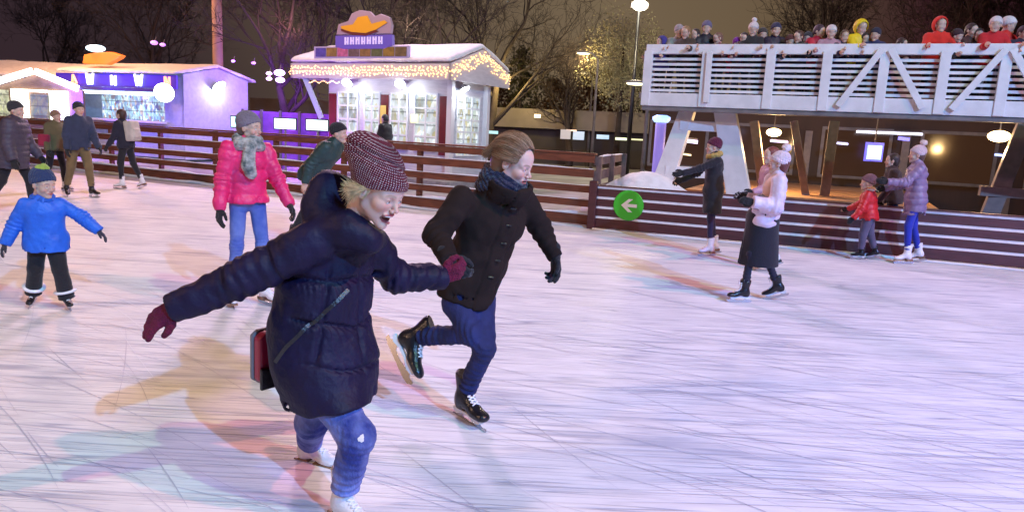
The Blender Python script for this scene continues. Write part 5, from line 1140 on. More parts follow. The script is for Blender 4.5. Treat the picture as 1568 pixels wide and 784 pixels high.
# wooden kiosk with light strips (far left)
c1 = A(125, 140, 25.5); f1 = Frame(c1, (-5, 0.3)); k1 = empty('kiosk', f1.o, 'small brown wooden kiosk outlined with dazzling white light strips at the far left', 'kiosk', 'kiosks beyond the fence')
apx = 1.62
m = MB(); m.prism([(0, 0), (4.1, 0), (4.1, 1.95), (apx, 2.80), (0, 2.30)], f1.P(0, 0.1, 0), f1.a, V(0, 0, 1), f1.b*0.06); m.build('front_wall', mat('brown_timber', (0.22, 0.13, 0.09), 0.6, var=0.3, vscale=3, bump=0.3, bscale=12), k1)
ms = MB()
for sgn, (u0, z0, u1, z1) in ((1, (apx-0.06, 2.88, 0.05, 2.36)), (1, (apx+0.06, 2.88, 4.6, 1.95))): ms.beam(f1.P(u0, -0.12, z0), f1.P(u1, -0.12, z1), 0.10, 0.20, up=np.cross(f1.b, nrm(f1.P(u1, 0, z1)-f1.P(u0, 0, z0))))
ms.build('light_strip', glow((1.0, 0.98, 0.85), 6), k1)
for u0, u1 in ((0.5, 1.15), (1.95, 2.55)): m = MB(); f1.box(m, u0, u1, -0.06, 0.0, 1.25, 2.25); m.build('light_panel', glow((1.0, 1.0, 0.8), 6), k1)
m = MB(); f1.box(m, 1.15, 1.95, -0.05, 0.0, 2.18, 2.25); m.build('light_panel', glow((1.0, 1.0, 0.8), 6), k1)
m = MB(); f1.box(m, 1.2, 1.9, 0.01, 0.035, 1.1, 2.1); m.build('window', interior('lit_stall', [(0.3, 0.25, 0.15), (0.25, 0.3, 0.35), (0.5, 0.45, 0.25), (0.2, 0.3, 0.3)], 0.7), k1)
m = MB(); f1.box(m, 2.7, 4.0, 0.0, 0.035, 1.3, 2.2); m.build('window', interior('lit_stall_yellow', [(0.7, 0.7, 0.35), (0.5, 0.55, 0.3), (0.9, 0.9, 0.6), (0.3, 0.3, 0.2)], 0.9), k1)
f1b = Frame(f1.P(0, 2.4, 0), (-5, 0.3)); gable_roof(f1b, -0.6, 8, 0, 4.0, 2.70, 3.38, 0.12, M_SNOW, k1, 0.5, res=0.08)
m = MB(); f1b.box(m, -0.3, 7.5, 0.3, 3.7, 0, 2.74); m.build('rear_wall', M_LAV, k1)
lamp('stall_glow', f1.P(1.6, -0.8, 2.3), (1.0, 0.85, 0.6), 12, 0.3)
lamp('roof_glow', f1b.P(2.0, -2.0, 6.5), (1.0, 0.45, 0.20), 1200, 0.4); lamp('roof_glow', f2.P(2.5, -2.5, 6.5), (1.0, 0.45, 0.20), 1000, 0.4); lamp('roof_glow', f3.P(3, -3.0, 7.0), (1.0, 0.58, 0.42), 600, 0.4)
lamp('blue_glow', f2.P(3.5, -1.5, 1.9), (0.12, 0.06, 1.0), 420, 0.3); lamp('violet_glow', A(440, 190, 21)+V(0, 0, -0.6), (0.40, 0.06, 1.0), 150, 0.2); lamp('violet_glow', A(330, 230, 19.5), (0.25, 0.1, 1.0), 90, 0.2)
# fence panel in violet light and lit screens between the kiosks
va, vb = gz(372, 25), gz(520, 24.5); vf = empty('board_fence', va, 'plain board fence lit violet between the two larger kiosks', 'fence')
MB().beam(va+V(0, 0, 0.95), vb+V(0, 0, 0.95), 0.06, 1.9).build('panel', mat('violet_lit_fence', (0.30, 0.12, 0.55), 0.6, var=0.25, vscale=4, emit=(0.14, 0.02, 0.6), estr=0.22), vf)  # violet lamp light put into the panel's colour and emission
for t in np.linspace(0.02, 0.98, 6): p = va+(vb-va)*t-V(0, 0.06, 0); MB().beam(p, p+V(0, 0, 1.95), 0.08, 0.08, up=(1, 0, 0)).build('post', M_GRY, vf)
for px, py, w, c_, lb in ((364, 187, 0.34, (0.25, 0.9, 0.75), 'small turquoise lit menu screen next to the blue kiosk'), (437, 190, 0.60, (0.55, 0.85, 1.0), 'wide pale lit menu screen left of the fairy lit kiosk, middle of three'), (486, 192, 0.60, (0.6, 0.9, 1.0), 'wide pale lit menu screen closest to the fairy lit kiosk')):
    c = A(px, py, 20.5); e = empty('menu_screen', c, lb, 'screen', 'lit screens beyond the fence')
    MB().box(c, V(w/2+0.03, 0, 0), V(0, 0.03, 0), V(0, 0, 0.17)).build('case', M_BLK, e, bevel=0.01); MB().box(c-V(0, 0.036, 0), V(w/2, 0, 0), V(0, 0.004, 0), V(0, 0, 0.14)).build('display', glow(c_, 2.6), e)
    MB().tube([c-V(0, 0, 0.17), V(c[0], c[1], 0)], 0.03, 8).build('stand', M_GRY, e)

# ------------------------------------------------------------------ long low building, trees, lamps
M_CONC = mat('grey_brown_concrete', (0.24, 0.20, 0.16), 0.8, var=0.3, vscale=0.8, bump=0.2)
wa, wb = gz(700, 40), gz(1040, 36); wdv = nrm(wb-wa); wb = wa+wdv*34; wa = wa-wdv*14; wn_ = V(-wdv[1], wdv[0], 0)
lw = empty('low_building', wa, 'long low grey concrete building far behind the fence', 'building')
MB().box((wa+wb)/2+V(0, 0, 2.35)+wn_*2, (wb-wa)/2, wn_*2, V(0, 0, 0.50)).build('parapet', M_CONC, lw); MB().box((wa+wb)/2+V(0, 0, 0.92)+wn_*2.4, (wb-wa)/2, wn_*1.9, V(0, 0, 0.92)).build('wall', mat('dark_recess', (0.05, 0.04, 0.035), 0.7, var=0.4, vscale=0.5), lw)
for px, py, w, h_, c_, st in ((755, 203, 0.5, 0.14, (0.25, 0.75, 0.7), 1.0), (823, 178, 0.30, 0.16, (1.0, 0.75, 0.35), 4), (886, 208, 0.55, 0.4, (0.35, 0.6, 0.8), 0.7), (866, 206, 0.5, 0.45, (0.55, 0.5, 0.4), 0.35), (875, 200, 0.5, 0.07, (1.0, 0.55, 0.3), 1.5), (923, 210, 0.6, 0.2, (0.3, 0.6, 0.85), 0.9), (951, 213, 0.55, 0.12, (0.8, 0.9, 0.5), 1.6), (975, 214, 0.6, 0.07, (0.8, 0.85, 0.4), 1.0)):
    c = A(px, py, 35.2); MB().box(c, wdv*w/2, wn_*0.03, V(0, 0, h_/2)).build('window', glow(c_, st), lw)
M_BARK = mat('bark', (0.060, 0.042, 0.035), 0.9, var=0.4, vscale=3); M_TWIG = mat('twigs', (0.032, 0.022, 0.020), 0.9)
def bare_tree(label, px, Y, H, seed, spread=0.45, trunk_r=0.22, lean=0.0, depth=5, group='bare trees beyond the fence'):
    rg = np.random.default_rng(seed); base = gz(px, Y); root = empty('bare_tree', base, label, 'tree', group); tm, bm_ = MB(), MB()
    def grow(p, d, L, r, lev):
        pts, rad = [p], [r]; n = 4
        for i in range(n):
            d = nrm(d+rg.normal(0, 0.10+0.04*lev, 3)+V(0, 0, 0.05)); p = p+d*L/n; pts.append(p); rad.append(r*(1-0.55*(i+1)/n))
        (tm if lev < 1 else bm_).tube(pts, rad, 7 if lev < 2 else (4 if lev < 4 else 3), cap=False)
        if lev >= depth: return
        for k in range((5 if lev == 0 else 4) if lev < 3 else 3):
            t = 0.35+0.65*(k+rg.random())/5 if lev == 0 else 0.25+0.75*rg.random(); i = min(int(t*n), n-1); q = pts[i]+(pts[i+1]-pts[i])*(t*n-i)
            ax = nrm(np.cross(d, rg.normal(0, 1, 3))); a = rg.uniform(0.4, 0.95)*(1 if lev else spread*2); grow(q, nrm(d*math.cos(a)+ax*math.sin(a)+V(0, 0, 0.12)), L*rg.uniform(0.55, 0.75), max(rad[i]*0.55, 0.010), lev+1)
        grow(p, d, L*0.6, max(rad[-1], 0.008), lev+1)
    grow(base, nrm(V(lean, 0, 1)), H*0.42, trunk_r, 0)
    tm.build('trunk', M_BARK, root, True); bm_.build('crown', M_TWIG, root, True); return root
bare_tree('slender bare tree with violet lamps, right of the tall lamp pole', 435, 29, 9.5, 3, lean=-0.05)
bare_tree('bare tree far left of the lamp pole', 250, 36, 10.5, 5)
bare_tree('dim bare tree behind the wooden kiosk', 60, 42, 11, 6)
bare_tree('broad bare tree rising behind the roof sign of the fairy lit kiosk', 640, 33, 12.5, 8, spread=0.6, trunk_r=0.3)
bare_tree('bare tree leaning over the right end of the fairy lit kiosk', 740, 36, 12, 12, spread=0.6, lean=0.08, trunk_r=0.28)
bare_tree('tall bare tree rising above the footbridge in the middle', 1270, 34, 12, 14, trunk_r=0.28)
bare_tree('bare tree rising above the footbridge near the red hooded onlooker', 1440, 30, 11, 17, trunk_r=0.26)
bare_tree('bare tree above the far right end of the footbridge', 1550, 30, 12, 19, trunk_r=0.26)
bare_tree('thin dark bare tree in front of the low grey building', 868, 37, 6.5, 23, trunk_r=0.2, spread=0.3, depth=4)
def leafy(label, px, Y, zb, H, W0, m_, seed, n=2600, name='evergreen_tree', shape=1.0, group='leafy trees beyond the fence', leaf=1.0):
    rg = np.random.default_rng(seed); base = gz(px, Y); root = empty(name, base, label, 'tree', group)
    MB().tube([base, base+V(0.05, 0, H*0.5), base+V(0, 0, H*0.95)], [0.18, 0.12, 0.03], 8).build('trunk', M_BARK, root, True)
    cl = [(V(rg.normal(0, 0.5)*W0*0.55*(1-0.75*h_*shape), rg.normal(0, 0.4)*W0*0.5, zb+(H-zb)*h_), W0*rg.uniform(0.16, 0.34)*(1.15-0.7*h_*shape)) for h_ in rg.random(34)]
    vs, fs = [], []
    for i in range(n):
        c, r = cl[rg.integers(len(cl))]; d = nrm(rg.normal(0, 1, 3)); p = base+c+d*r*rg.uniform(0.55, 1.08); a = nrm(rg.normal(0, 1, 3)); b = nrm(np.cross(a, rg.normal(0, 1, 3))); s_ = rg.uniform(0.06, 0.15)*leaf; k = len(vs)
        vs += [p-a*s_, p+b*s_*0.5, p+a*s_, p-b*s_*0.5]; fs.append((k, k+1, k+2, k+3))
    mesh_obj('crown', vs, fs, m_, root, False)
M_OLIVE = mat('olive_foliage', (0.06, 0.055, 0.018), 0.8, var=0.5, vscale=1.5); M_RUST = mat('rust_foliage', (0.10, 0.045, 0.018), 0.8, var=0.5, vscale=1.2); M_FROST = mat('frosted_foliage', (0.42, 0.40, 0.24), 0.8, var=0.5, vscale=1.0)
leafy('olive green tree lit from the side, right of the fairy lit kiosk', 788, 41, 1.5, 5.9, 3.4, M_OLIVE, 31)
leafy('rusty brown tree low behind the grey building, left of the centre lamp', 840, 43, 1.5, 4.4, 4.2, M_RUST, 32)
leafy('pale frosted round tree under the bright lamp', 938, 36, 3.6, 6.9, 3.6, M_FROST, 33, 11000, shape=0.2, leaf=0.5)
leafy('brown green bushy tree between the frosted tree and the footbridge', 905, 42, 1.0, 5.0, 5.5, M_RUST, 34, 3600)
leafy('dark olive tree just left of the footbridge end', 975, 44, 1.0, 5.6, 4.5, M_OLIVE, 35)
leafy('rusty brown tree behind the right gable of the fairy lit kiosk', 750, 45, 1.0, 4.6, 4.0, M_RUST, 36)
_t = A(979, 9, 30); P0x = min(np.linspace(900, 1010, 441), key=lambda q: abs(gz(q, 30)[0]-_t[0]))
def pole(px, Y, H, r0, r1, m_, label, name='lamp_pole', cat='pole'):
    b = gz(px, Y); e = empty(name, b, label, cat); MB().tube([b, b+V(0.0, 0, H*0.5), b+V(0, 0, H)], [r0, (r0+r1)/2, r1], 14).build('shaft', m_, e, True); return b, e
M_POLE = mat('pale_pole', (0.38, 0.24, 0.17), 0.6, var=0.2, vscale=3)
b_, e_ = pole(338, 27.5, 9.5, 0.19, 0.17, M_POLE, 'thick pale brown pole rising behind the violet blue kiosk'); MB().lathe(b_, [(0.3, 0), (0.3, 0.1), (0.2, 0.3)], 14).build('foot', M_GRY, e_, True)
b_, e_ = pole(P0x, 30, A(979, 9, 30)[2]-0.1, 0.10, 0.06, M_BLK, 'slim mast carrying a dazzling floodlight left of the footbridge', 'floodlight_mast', 'lamp'); tp = A(979, 9, 30)
MB().box(tp, V(0.35, 0, 0), V(0, 0.12, 0), V(0, 0, 0.12)).build('lamp_head', M_GRY, e_, bevel=0.03); MB().ball(tp-V(0, 0.16, 0.02), 0.26, 16, 10, (1.2, 0.5, 0.8)).build('lens', glow((1.0, 0.95, 0.72), 30), e_, True)
lamp('mast_light', tp-V(0, 2.2, 0.0), (1.0, 0.86, 0.55), 1500, 0.2)
for px, py, Y, ax, lb in ((893, 82, 34, 0.7, 'street lamp with a flat yellowish head over the brown trees'), (890, 112, 38, 0.6, 'fainter street lamp below and behind the yellowish one'), (973, 128, 24, 0.45, 'street lamp head right beside the left end of the footbridge')):
    h_ = A(px, py, Y); e = empty('street_lamp', (h_[0]+ax, h_[1], 0), lb, 'street lamp', 'street lamps behind the rink')
    MB().tube([V(h_[0]+ax, h_[1], 0), V(h_[0]+ax, h_[1], h_[2]-0.25), V(h_[0]+ax*0.6, h_[1], h_[2]+0.02), V(h_[0]+0.2, h_[1], h_[2]+0.05)], [0.08, 0.05, 0.04, 0.035], 8).build('pole', M_GRY, e, True)
    MB().ball(h_+V(0, 0, 0.04), 0.13, 12, 8, (2.6, 1, 0.5)).build('head', M_GRY, e, True); MB().ball(h_-V(0, 0.03, 0.02), 0.10, 12, 8, (3.0, 1.0, 0.5)).build('lens', glow((1.0, 0.92, 0.5), 4 if py != 112 else 0.6), e, True)
lamp('tree_fill', A(893, 90, 36), (1.0, 0.7, 0.3), 300, 0.3); lamp('tree_fill', A(780, 120, 36), (1.0, 0.75, 0.25), 500, 0.3); lamp('tree_fill', A(640, 40, 30), (1.0, 0.7, 0.5), 220, 0.3); lamp('tree_fill', A(440, 40, 27), (0.9, 0.4, 0.4), 160, 0.3)  # first one by the street lamp, the others added to light the trees
lamp('tree_fill', A(1400, 60, 26)+V(0, 0, 0), (1.0, 0.3, 0.3), 220, 0.3)  # also added, lights the trees above the bridge
for i, (px, py, Y, r, lb) in enumerate(((428, 112, 24, 0.13, 'large bright violet lamp in the tree left of the fairy lit kiosk'), (412, 113, 24, 0.07, 'small violet lamp left of the large bright one'), (412, 121, 24, 0.07, 'small violet lamp beneath the left small one'), (429, 123, 24, 0.11, 'second violet lamp right under the large bright one'), (388, 97, 25, 0.06, 'dim violet lamp high in the tree near the pale pole'), (236, 66, 27, 0.10, 'dim violet lamp in the far left tree'), (249, 69, 27, 0.08, 'dim magenta lamp in the far left tree'), (357, 94, 26, 0.05, 'tiny violet lamp just right of the pale pole'))):
    c = A(px, py, Y); e = empty('party_lamp', c, lb, 'lamp', 'violet lamps in the trees'); MB().ball(c, r, 10, 8, (1.4, 1, 0.8)).build('lens', glow((0.55, 0.12, 1.0) if 'dim' in lb or 'tiny' in lb else (0.75, 0.4, 1.0), 1.5 if 'dim' in lb else 7), e, True)
    MB().tube([c+V(0, 0.05, r*0.7), c+V(0, 0.15, r+0.12)], 0.012, 6).build('bracket', M_GRY, e)
lamp('violet_tree_glow', A(420, 115, 24.5), (0.35, 0.10, 1.0), 320, 0.12)
lamp('violet_tree_glow', A(436, 150, 27), (0.35, 0.08, 1.0), 250, 0.12)
# ------------------------------------------------------------------ other skaters
BLK = (0.010, 0.009, 0.014)
def arr(p): return (p[0], p[1], 0)
# boy in blue
def ex_boy(J, s, root):
    for S_ in 'LR':
        q = MB(); a = J['an'+S_]; q.lathe(a+J['fu'+S_]*0.045, [(0.086, -0.008), (0.087, 0.0), (0.086, 0.008)], 18, axis=J['fu'+S_])
        q.build('reflective_band', mat('reflective_band', (0.75, 0.75, 0.8), 0.3), root, True)
person('small boy in a bright blue hooded jacket and black snow trousers, arms spread', arr(G(77, 474)), 'skaters on the ice', -62, 1.16, child=True, lean=4,
       top=dict(color=(0.008, 0.115, 0.62), length=0.12, fat=1.30, sleeve=(0.072, 0.062, 0.052), mat=nylon((0.008, 0.13, 0.70), 0.55), collar=0.06, flare=0.02, wrinkle=2.0),
       legs=dict(color=BLK, fat=1.30, cuff=-0.03, flare=0.02), headw=dict(kind='pompom', color=(0.02, 0.04, 0.12), pomc=(0.35, 0.50, 0.08), pom=(-0.015, 0, 0.135), fur=(0.008, 0.10, 0.55)), skates='black', res=0.009, armL=(10, 56, 6), armR=(-5, 30, 12), legL=(10, 8, 12), legR=(-12, 8, 10), head_yaw=42, head_pitch=8, extras=ex_boy, tone=(0.62, 0.42, 0.33), glv=(0.03, 0.03, 0.05))
boy = bpy.data.objects[[o.name for o in COL.objects if o.get('label', '').startswith('small boy')][0]]
# woman in the pink jacket
M_PINK = nylon((0.80, 0.020, 0.16), 0.5)
def scarf_extra(m_, big=1.0, tail=True):
    def f(J, s, root):
        u = J['up']; fr_ = nrm(np.cross(J['lat'], u)); c = J['neck']
        rr = [ringp(c+0.045*s*u, fr_*0.088*s, J['lat']*0.088*s, wob=0.012), ringp(c+0.0*s*u, fr_*0.105*s, J['lat']*0.108*s, wob=0.012, ph=2)]
        hp = [(a, b, 0.044*s*big, 0.044*s*big) for r in rr for a, b in zip(r[:-1], r[1:])]
        if tail: t0 = c+fr_*0.13*s-J['lat']*0.03*s; hp += [(t0, t0-u*0.16*s+fr_*0.035*s-J['lat']*0.03*s, 0.05*s, 0.062*s), (t0-u*0.16*s+fr_*0.035*s-J['lat']*0.03*s, t0-u*0.24*s+fr_*0.03*s, 0.06*s, 0.05*s)]
        lo, hi = bounds([a for a, *_ in hp]+[b for _, b, *_ in hp], 0.09); g = prims_sdf(hp, 0.015)
        sdf_obj('scarf', lambda p: g(p)+0.005*vnoise(p, 22, 5)+0.003*np.sin(p[:, 2]*260+vnoise(p, 10, 6)*3), lo, hi, 0.009, m_, root)
    return f
M_PATS = mat('patterned_scarf', (0.50, 0.50, 0.48), 0.9, color2=(0.07, 0.10, 0.10), vscale=16, bump=0.5, bscale=60)
M_JEAN_P = mat('blue_denim', (0.05, 0.10, 0.42), 0.85, color2=(0.17, 0.24, 0.58), vscale=5, bump=0.3, bscale=150)
person('woman in vivid pink quilted jacket, grey knit hat, patterned scarf and light blue jeans', arr(G(381, 468)), 'skaters on the ice', -48, 1.67, lean=3,
       top=dict(mat=M_PINK, length=0.02, fat=0.95, quilt=0.11, qamp=0.012, sleeve=(0.080, 0.068, 0.054), collar=0.04), legs=dict(mat=M_JEAN_P, fat=0.88, cuff=0.03), headw=dict(kind='beanie', color=(0.20, 0.17, 0.22), hair=(0.12, 0.07, 0.05), len=-0.07),
       res=0.0085, armL=(14, 16, 14), armR=(-4, 12, 14), legL=(8, 4, 12), legR=(-2, 2, 10), head_yaw=34, extras=scarf_extra(M_PATS))
# man in dark green, bent, hands clasped behind
person('man in a dark green jacket and black cap leaning forward behind the laughing woman', arr(G(478, 376)), 'skaters on the ice', -12, 1.78, lean=38,
       top=dict(color=(0.010, 0.040, 0.040), mat=nylon((0.012, 0.045, 0.045), 0.6), length=0.10, fat=1.12), legs=dict(color=BLK), headw=dict(kind='beanie', color=(0.015, 0.015, 0.02), top=0.115), skates='black', glv=None, res=0.012, armL=(-48, 8, 20), armR=(-52, 10, 28), legL=(35, 4, 50), legR=(0, 4, 30))
# left group
person('large figure in a long dark grey-violet ribbed puffer coat at the far left edge', arr(G(26, 333)), 'skaters on the ice', 8, 1.72, top=dict(color=(0.055, 0.042, 0.070), mat=nylon((0.055, 0.042, 0.070), 0.6), length=0.22, fat=1.35, quilt=0.085, qamp=0.016, wrinkle=0.6), legs=dict(color=BLK), headw=dict(kind='beanie', color=(0.03, 0.03, 0.035)), skates='black', res=0.014, legL=(22, 4, 20), legR=(-16, 4, 16), head_yaw=-10)
def ex_redbag(J, s, root): MB().box(J['hip']+nrm(J['lat'])*-0.2*s+V(0, -0.05, 0.12), V(0.11, 0, 0), V(0, 0.05, 0), V(0, 0, 0.12)).build('sash_bag', cloth((0.30, 0.01, 0.05)), root, bevel=0.03)
person('skater in olive jacket with a crimson pouch, left of the navy jacket skater', arr(G(88, 293)), 'skaters on the ice', -20, 1.58, top=dict(color=(0.12, 0.10, 0.045), fat=1.12), legs=dict(color=BLK), headw=dict(kind='beanie', color=(0.25, 0.15, 0.09)), res=0.016, skates='white', armL=(20, 10, 40), extras=ex_redbag)
person('skater in a slate navy jacket and khaki trousers in front of the far kiosks', arr(G(124, 302)), 'skaters on the ice', -35, 1.76, top=dict(color=(0.030, 0.040, 0.085), fat=1.15), legs=dict(color=(0.20, 0.135, 0.055), fat=1.12), headw=dict(kind='beanie', color=(0.02, 0.02, 0.03)), res=0.014, skates='black', legL=(14, 5, 14), legR=(-10, 4, 12))
def ex_pack(J, s, root):
    fr_ = nrm(np.cross(J['lat'], J['up'])); c = J['chest']-J['up']*0.10*s-fr_*0.21*s
    M3 = np.stack([fr_, J['lat'], J['up']], 1)
    def f(p):
        q = (p-c)@M3; b = np.abs(q)-np.array([0.06, 0.13, 0.19])*s; d = np.linalg.norm(np.maximum(b, 0), axis=1)+np.minimum(b.max(1), 0)-0.035; pk = q-np.array([-0.085, 0, -0.06])*s; b2 = np.abs(pk)-np.array([0.02, 0.09, 0.08])*s
        return smin(d, np.linalg.norm(np.maximum(b2, 0), axis=1)+np.minimum(b2.max(1), 0)-0.025, 0.01)
    e = empty('backpack', c, 'pale cream backpack worn by the skater in dark clothes near the left fence', 'backpack'); v, q = mesh_sdf(f, c-0.35, c+0.35, 0.015); mesh_obj('pack', v, q, cloth((0.55, 0.50, 0.44)), e)
    for sy in (-1, 1): MB().tube([c+J['up']*0.16*s+J['lat']*sy*0.07+fr_*0.09, J['neck']+J['lat']*sy*0.09-J['up']*0.01+fr_*0.02, J['chest']+J['lat']*sy*0.11+fr_*0.15], 0.016, 6).build('strap', cloth((0.5, 0.45, 0.4)), e, True)
person('skater in dark clothes carrying a pale backpack, near the left fence', arr(G(196, 289)), 'skaters on the ice', 172, 1.68, top=dict(color=(0.012, 0.012, 0.030), fat=1.08), legs=dict(color=BLK), headw=dict(kind='hair', color=(0.05, 0.02, 0.015), len=-0.12), res=0.014, extras=ex_pack, legL=(10, 4, 15), legR=(-10, 4, 15))
# right group
person('woman in a long black coat, yellow fur collar and plum hat, reaching out one arm', arr(G(1083, 390)), 'skaters on the ice', 178, 1.66, lean=4, top=dict(color=(0.010, 0.009, 0.018), length=0.36, fat=0.98, sleeve=(0.062, 0.052, 0.044)), legs=dict(color=(0.02, 0.015, 0.06), fat=0.8), headw=dict(kind='beanie', color=(0.10, 0.008, 0.04), fur=(0.50, 0.34, 0.10)), res=0.011, armL=(62, 8, 10), armR=(40, 8, 20), legL=(4, 3, 8), legR=(-4, 2, 8))
def skirt(J, s, root):
    hem = J['hip']+V(0, 0, -0.56*s); f_ = lambda p: np.maximum(loft(p, [(J['waist'], 0.15*s, 0.13*s), (J['hip'], 0.20*s, 0.18*s), (hem+V(0, 0, -0.08), 0.22*s, 0.23*s)], J['lat'], 0.04)+0.010*np.sin(np.arctan2((p-J['hip'])@J['lat'], (p-J['hip'])[:, 1])*9)*np.clip((J['hip'][2]-p[:, 2])/0.4, 0, 1), hem[2]-p[:, 2])
    lo, hi = bounds([J['waist'], hem], 0.30*s); sdf_obj('skirt', f_, lo, hi, 0.011, cloth((0.006, 0.006, 0.016)), root)
    r = J['waist']+J['up']*0.06*s; rr = ringp(r, J['lat']*0.15*s, nrm(np.cross(J['lat'], J['up']))*0.125*s); hp = [(a, b, 0.016, 0.016) for a, b in zip(rr[:-1], rr[1:])]; lo, hi = bounds(rr, 0.05); sdf_obj('waist_trim', prims_sdf(hp, 0.01), lo, hi, 0.008, cloth((0.30, 0.34, 0.5)), root)
person('girl in puffy pale pink jacket, long black skirt, white bobble hat and black skates', arr(G(1154, 461)), 'skaters on the ice', 172, 1.57, lean=-13, head_yaw=-10, top=dict(mat=nylon((0.74, 0.60, 0.70), 0.5), length=-0.20, fat=1.12, quilt=0.12, qamp=0.014, sleeve=(0.085, 0.08, 0.06)), legs=dict(color=(0.012, 0.010, 0.03), fat=0.8),
       headw=dict(kind='pompom', color=(0.72, 0.58, 0.62), hair=(0.14, 0.035, 0.03), len=-0.15, pomc=(0.78, 0.66, 0.66)), skates='black', res=0.010, armL=(8, 12, 95), armR=(5, 12, 100), legL=(14, 3, 8), legR=(-12, 3, 14), extras=skirt)
person('red haired skater in pale pink, half hidden behind the girl in the black skirt', arr(G(1171, 412)), 'skaters on the ice', 190, 1.60, top=dict(mat=nylon((0.50, 0.26, 0.34), 0.5), fat=1.0, quilt=0.12), legs=dict(color=(0.03, 0.02, 0.05), fat=0.85), headw=dict(kind='hair', color=(0.20, 0.04, 0.03), len=-0.15), res=0.015, armL=(30, 10, 40))
person('child in scarlet jacket with cream fur collar and grey trousers beside the low barrier', arr(G(1322, 397)), 'skaters on the ice', 150, 1.28, child=True, top=dict(mat=nylon((0.55, 0.010, 0.015), 0.5), fat=1.2, quilt=0.12, length=0.08), legs=dict(color=(0.10, 0.085, 0.15), fat=1.2), headw=dict(kind='beanie', color=(0.18, 0.08, 0.10), fur=(0.55, 0.36, 0.24)), skates='black', res=0.011, armR=(30, 14, 30), armL=(10, 18, 20))
person('person in dark brown jacket and navy trousers just behind the woman in lilac coat', arr(G(1356, 390)), 'skaters on the ice', 160, 1.58, top=dict(color=(0.045, 0.022, 0.022), fat=1.05), legs=dict(color=(0.008, 0.008, 0.03)), headw=dict(kind='hair', color=(0.03, 0.015, 0.012), len=-0.1), skates='black', res=0.015)
person('woman in long lilac grey quilted coat, white bobble hat and cobalt blue jeans', arr(G(1388, 402)), 'skaters on the ice', 165, 1.70, lean=5, top=dict(mat=nylon((0.24, 0.17, 0.30), 0.45), length=0.26, fat=1.02, quilt=0.10, qamp=0.013, collar=0.07), legs=dict(color=(0.012, 0.03, 0.40), fat=0.85), headw=dict(kind='pompom', color=(0.62, 0.50, 0.56), pomc=(0.66, 0.54, 0.54), hair=(0.10, 0.05, 0.04), len=-0.1), res=0.011, armL=(38, 10, 50), armR=(20, 10, 50), legL=(10, 4, 14), legR=(-6, 3, 12))
pk = f3.P(1.95, -0.12, 0.252)
person('dark figure standing at the window of the fairy lit kiosk', (pk[0], pk[1], 0.25), None, 150, 1.72, top=dict(color=BLK), legs=dict(color=BLK), headw=dict(kind='hair', color=BLK), skates=None, res=0.022, face=False, ground=0.10)
# onlookers on the bridge: column of the picture, top of the head, clothes
BR = [(1003, 56, (0.05, 0.04, 0.25), 'hood', None, 'small child in a violet blue hood at the left end of the footbridge'),
      (1024, 39, (0.30, 0.27, 0.25), 'beanie', (0.38, 0.33, 0.36), 'onlooker in a grey hat and checked jacket near the left end of the footbridge'),
      (1042, 40, (0.06, 0.04, 0.03), 'hair', (0.35, 0.20, 0.09), 'fair haired onlooker beside the grey hat near the left end of the footbridge'),
      (1067, 33, (0.010, 0.010, 0.025), 'beanie', (0.14, 0.12, 0.22), 'onlooker in a black jacket and slate hat, left part of the footbridge'),
      (1091, 50, (0.16, 0.03, 0.03), 'hair', (0.20, 0.10, 0.07), 'short brown haired onlooker between the slate hat and the purple hat'),
      (1114, 58, (0.55, 0.01, 0.03), 'beanie', (0.25, 0.02, 0.35), 'small child in a red jacket and purple hat at the bridge rail'),
      (1143, 33, (0.020, 0.020, 0.025), 'pompom', (0.72, 0.66, 0.68), 'onlooker in a dark jacket and white bobble hat, alone before the gap on the footbridge'),
      (1172, 36, (0.015, 0.010, 0.035), 'beanie', (0.03, 0.03, 0.08), 'onlooker in dark clothes and a navy hat, right of the first white hat'),
      (1215, 47, (0.012, 0.010, 0.012), 'hair', (0.08, 0.03, 0.02), 'dark haired onlooker in black left of the crimson jacket'),
      (1240, 38, (0.50, 0.01, 0.04), 'hair', (0.06, 0.03, 0.05), 'onlooker in a crimson jacket left of the white hat'),
      (1263, 40, (0.45, 0.25, 0.32), 'beanie', (0.75, 0.70, 0.72), 'onlooker in a white hat between the crimson and the yellow jacket'),
      (1299, 31, (0.80, 0.58, 0.01), 'hood', None, 'onlooker in a bright yellow hooded jacket on the footbridge'),
      (1332, 44, (0.02, 0.025, 0.10), 'beanie', (0.02, 0.02, 0.05), 'onlooker in navy with a dark hat right of the yellow hood'),
      (1368, 58, (0.06, 0.02, 0.03), 'hair', (0.05, 0.02, 0.02), 'low dim figure at the rail over the truss peak'),
      (1430, 27, (0.72, 0.02, 0.01), 'hood', None, 'onlooker in a bright red hooded jacket alone right of the truss peak'),
      (1475, 36, (0.05, 0.015, 0.02), 'hair', (0.04, 0.015, 0.015), 'dim brown onlooker between the red hood and the pair in white hats'),
      (1512, 27, (0.60, 0.01, 0.02), 'beanie', (0.70, 0.64, 0.68), 'onlooker in a red jacket, left one of the pair in white hats'),
      (1534, 27, (0.62, 0.02, 0.02), 'beanie', (0.74, 0.68, 0.70), 'onlooker in a red jacket, right one of the pair in white hats'),
      (1558, 40, (0.02, 0.015, 0.05), 'hair', (0.05, 0.02, 0.03), 'onlooker in dark navy at the right edge of the footbridge')]
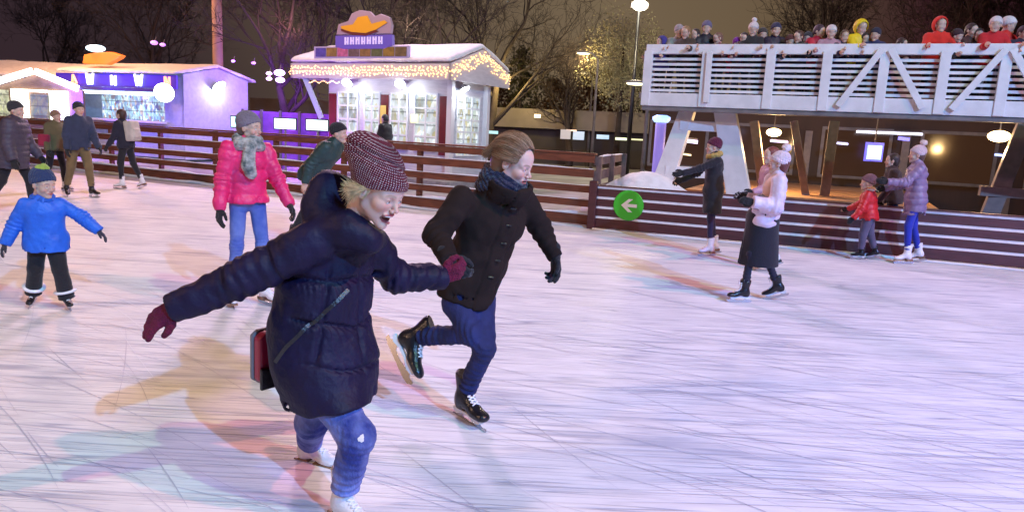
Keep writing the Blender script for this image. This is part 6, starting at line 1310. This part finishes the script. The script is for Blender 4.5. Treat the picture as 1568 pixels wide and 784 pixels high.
BR += [(1056, 44, (0.02, 0.02, 0.03), 'hair', (0.03, 0.02, 0.02), 'dark onlooker squeezed between the fair haired one and the slate hat'),
       (1128, 50, (0.10, 0.02, 0.05), 'hair', (0.05, 0.03, 0.03), 'onlooker in plum between the purple hat and the white bobble hat'),
       (1158, 44, (0.03, 0.03, 0.03), 'beanie', (0.06, 0.05, 0.05), 'onlooker in charcoal between the white bobble hat and the navy hat'),
       (1196, 54, (0.02, 0.02, 0.05), 'beanie', (0.12, 0.03, 0.03), 'short onlooker in a maroon hat right of the navy hat'),
       (1228, 50, (0.02, 0.02, 0.02), 'beanie', (0.03, 0.03, 0.04), 'onlooker in black with a black hat touching the crimson jacket'),
       (1280, 46, (0.03, 0.02, 0.05), 'hair', (0.12, 0.07, 0.04), 'brown haired onlooker left of the yellow hood'),
       (1316, 50, (0.05, 0.05, 0.10), 'hair', (0.03, 0.02, 0.02), 'dark haired onlooker right behind the yellow hood'),
       (1455, 46, (0.03, 0.015, 0.02), 'beanie', (0.05, 0.02, 0.03), 'dim onlooker in a dark hat just right of the red hood'),
       (1494, 44, (0.02, 0.02, 0.03), 'hair', (0.06, 0.03, 0.03), 'dark onlooker just left of the pair in white hats')]
for i, (px, top, jc, hk, hcol, lb) in enumerate(BR):
    t = Bt(px); p = BP(t, 0.40+0.12*(i % 2), 2.41); zt = A(px, top, p[1])[2]; h_ = min(max((zt-2.41)*1.0, 1.15), 1.9)*(0.99 if hk != 'pompom' else 0.97)
    hw = dict(kind=hk) if hk == 'hood' else dict(kind=hk, color=hcol)
    person(lb, tuple(p), 'onlookers on the footbridge', -100+(i*37) % 70-30, h_, lean=4+(i*5) % 14, head_yaw=((i*53) % 70)-35, head_pitch=(i*7) % 16, top=dict(mat=nylon(jc, 0.6) if i % 2 else cloth(jc), fat=1.25), legs=dict(color=BLK), headw=hw, skates=None, glv=None, res=0.02, face=False, ground=0.10, armL=(35, 14, 60), armR=(30, 14, 65), hs=1.14*h_/1.75)
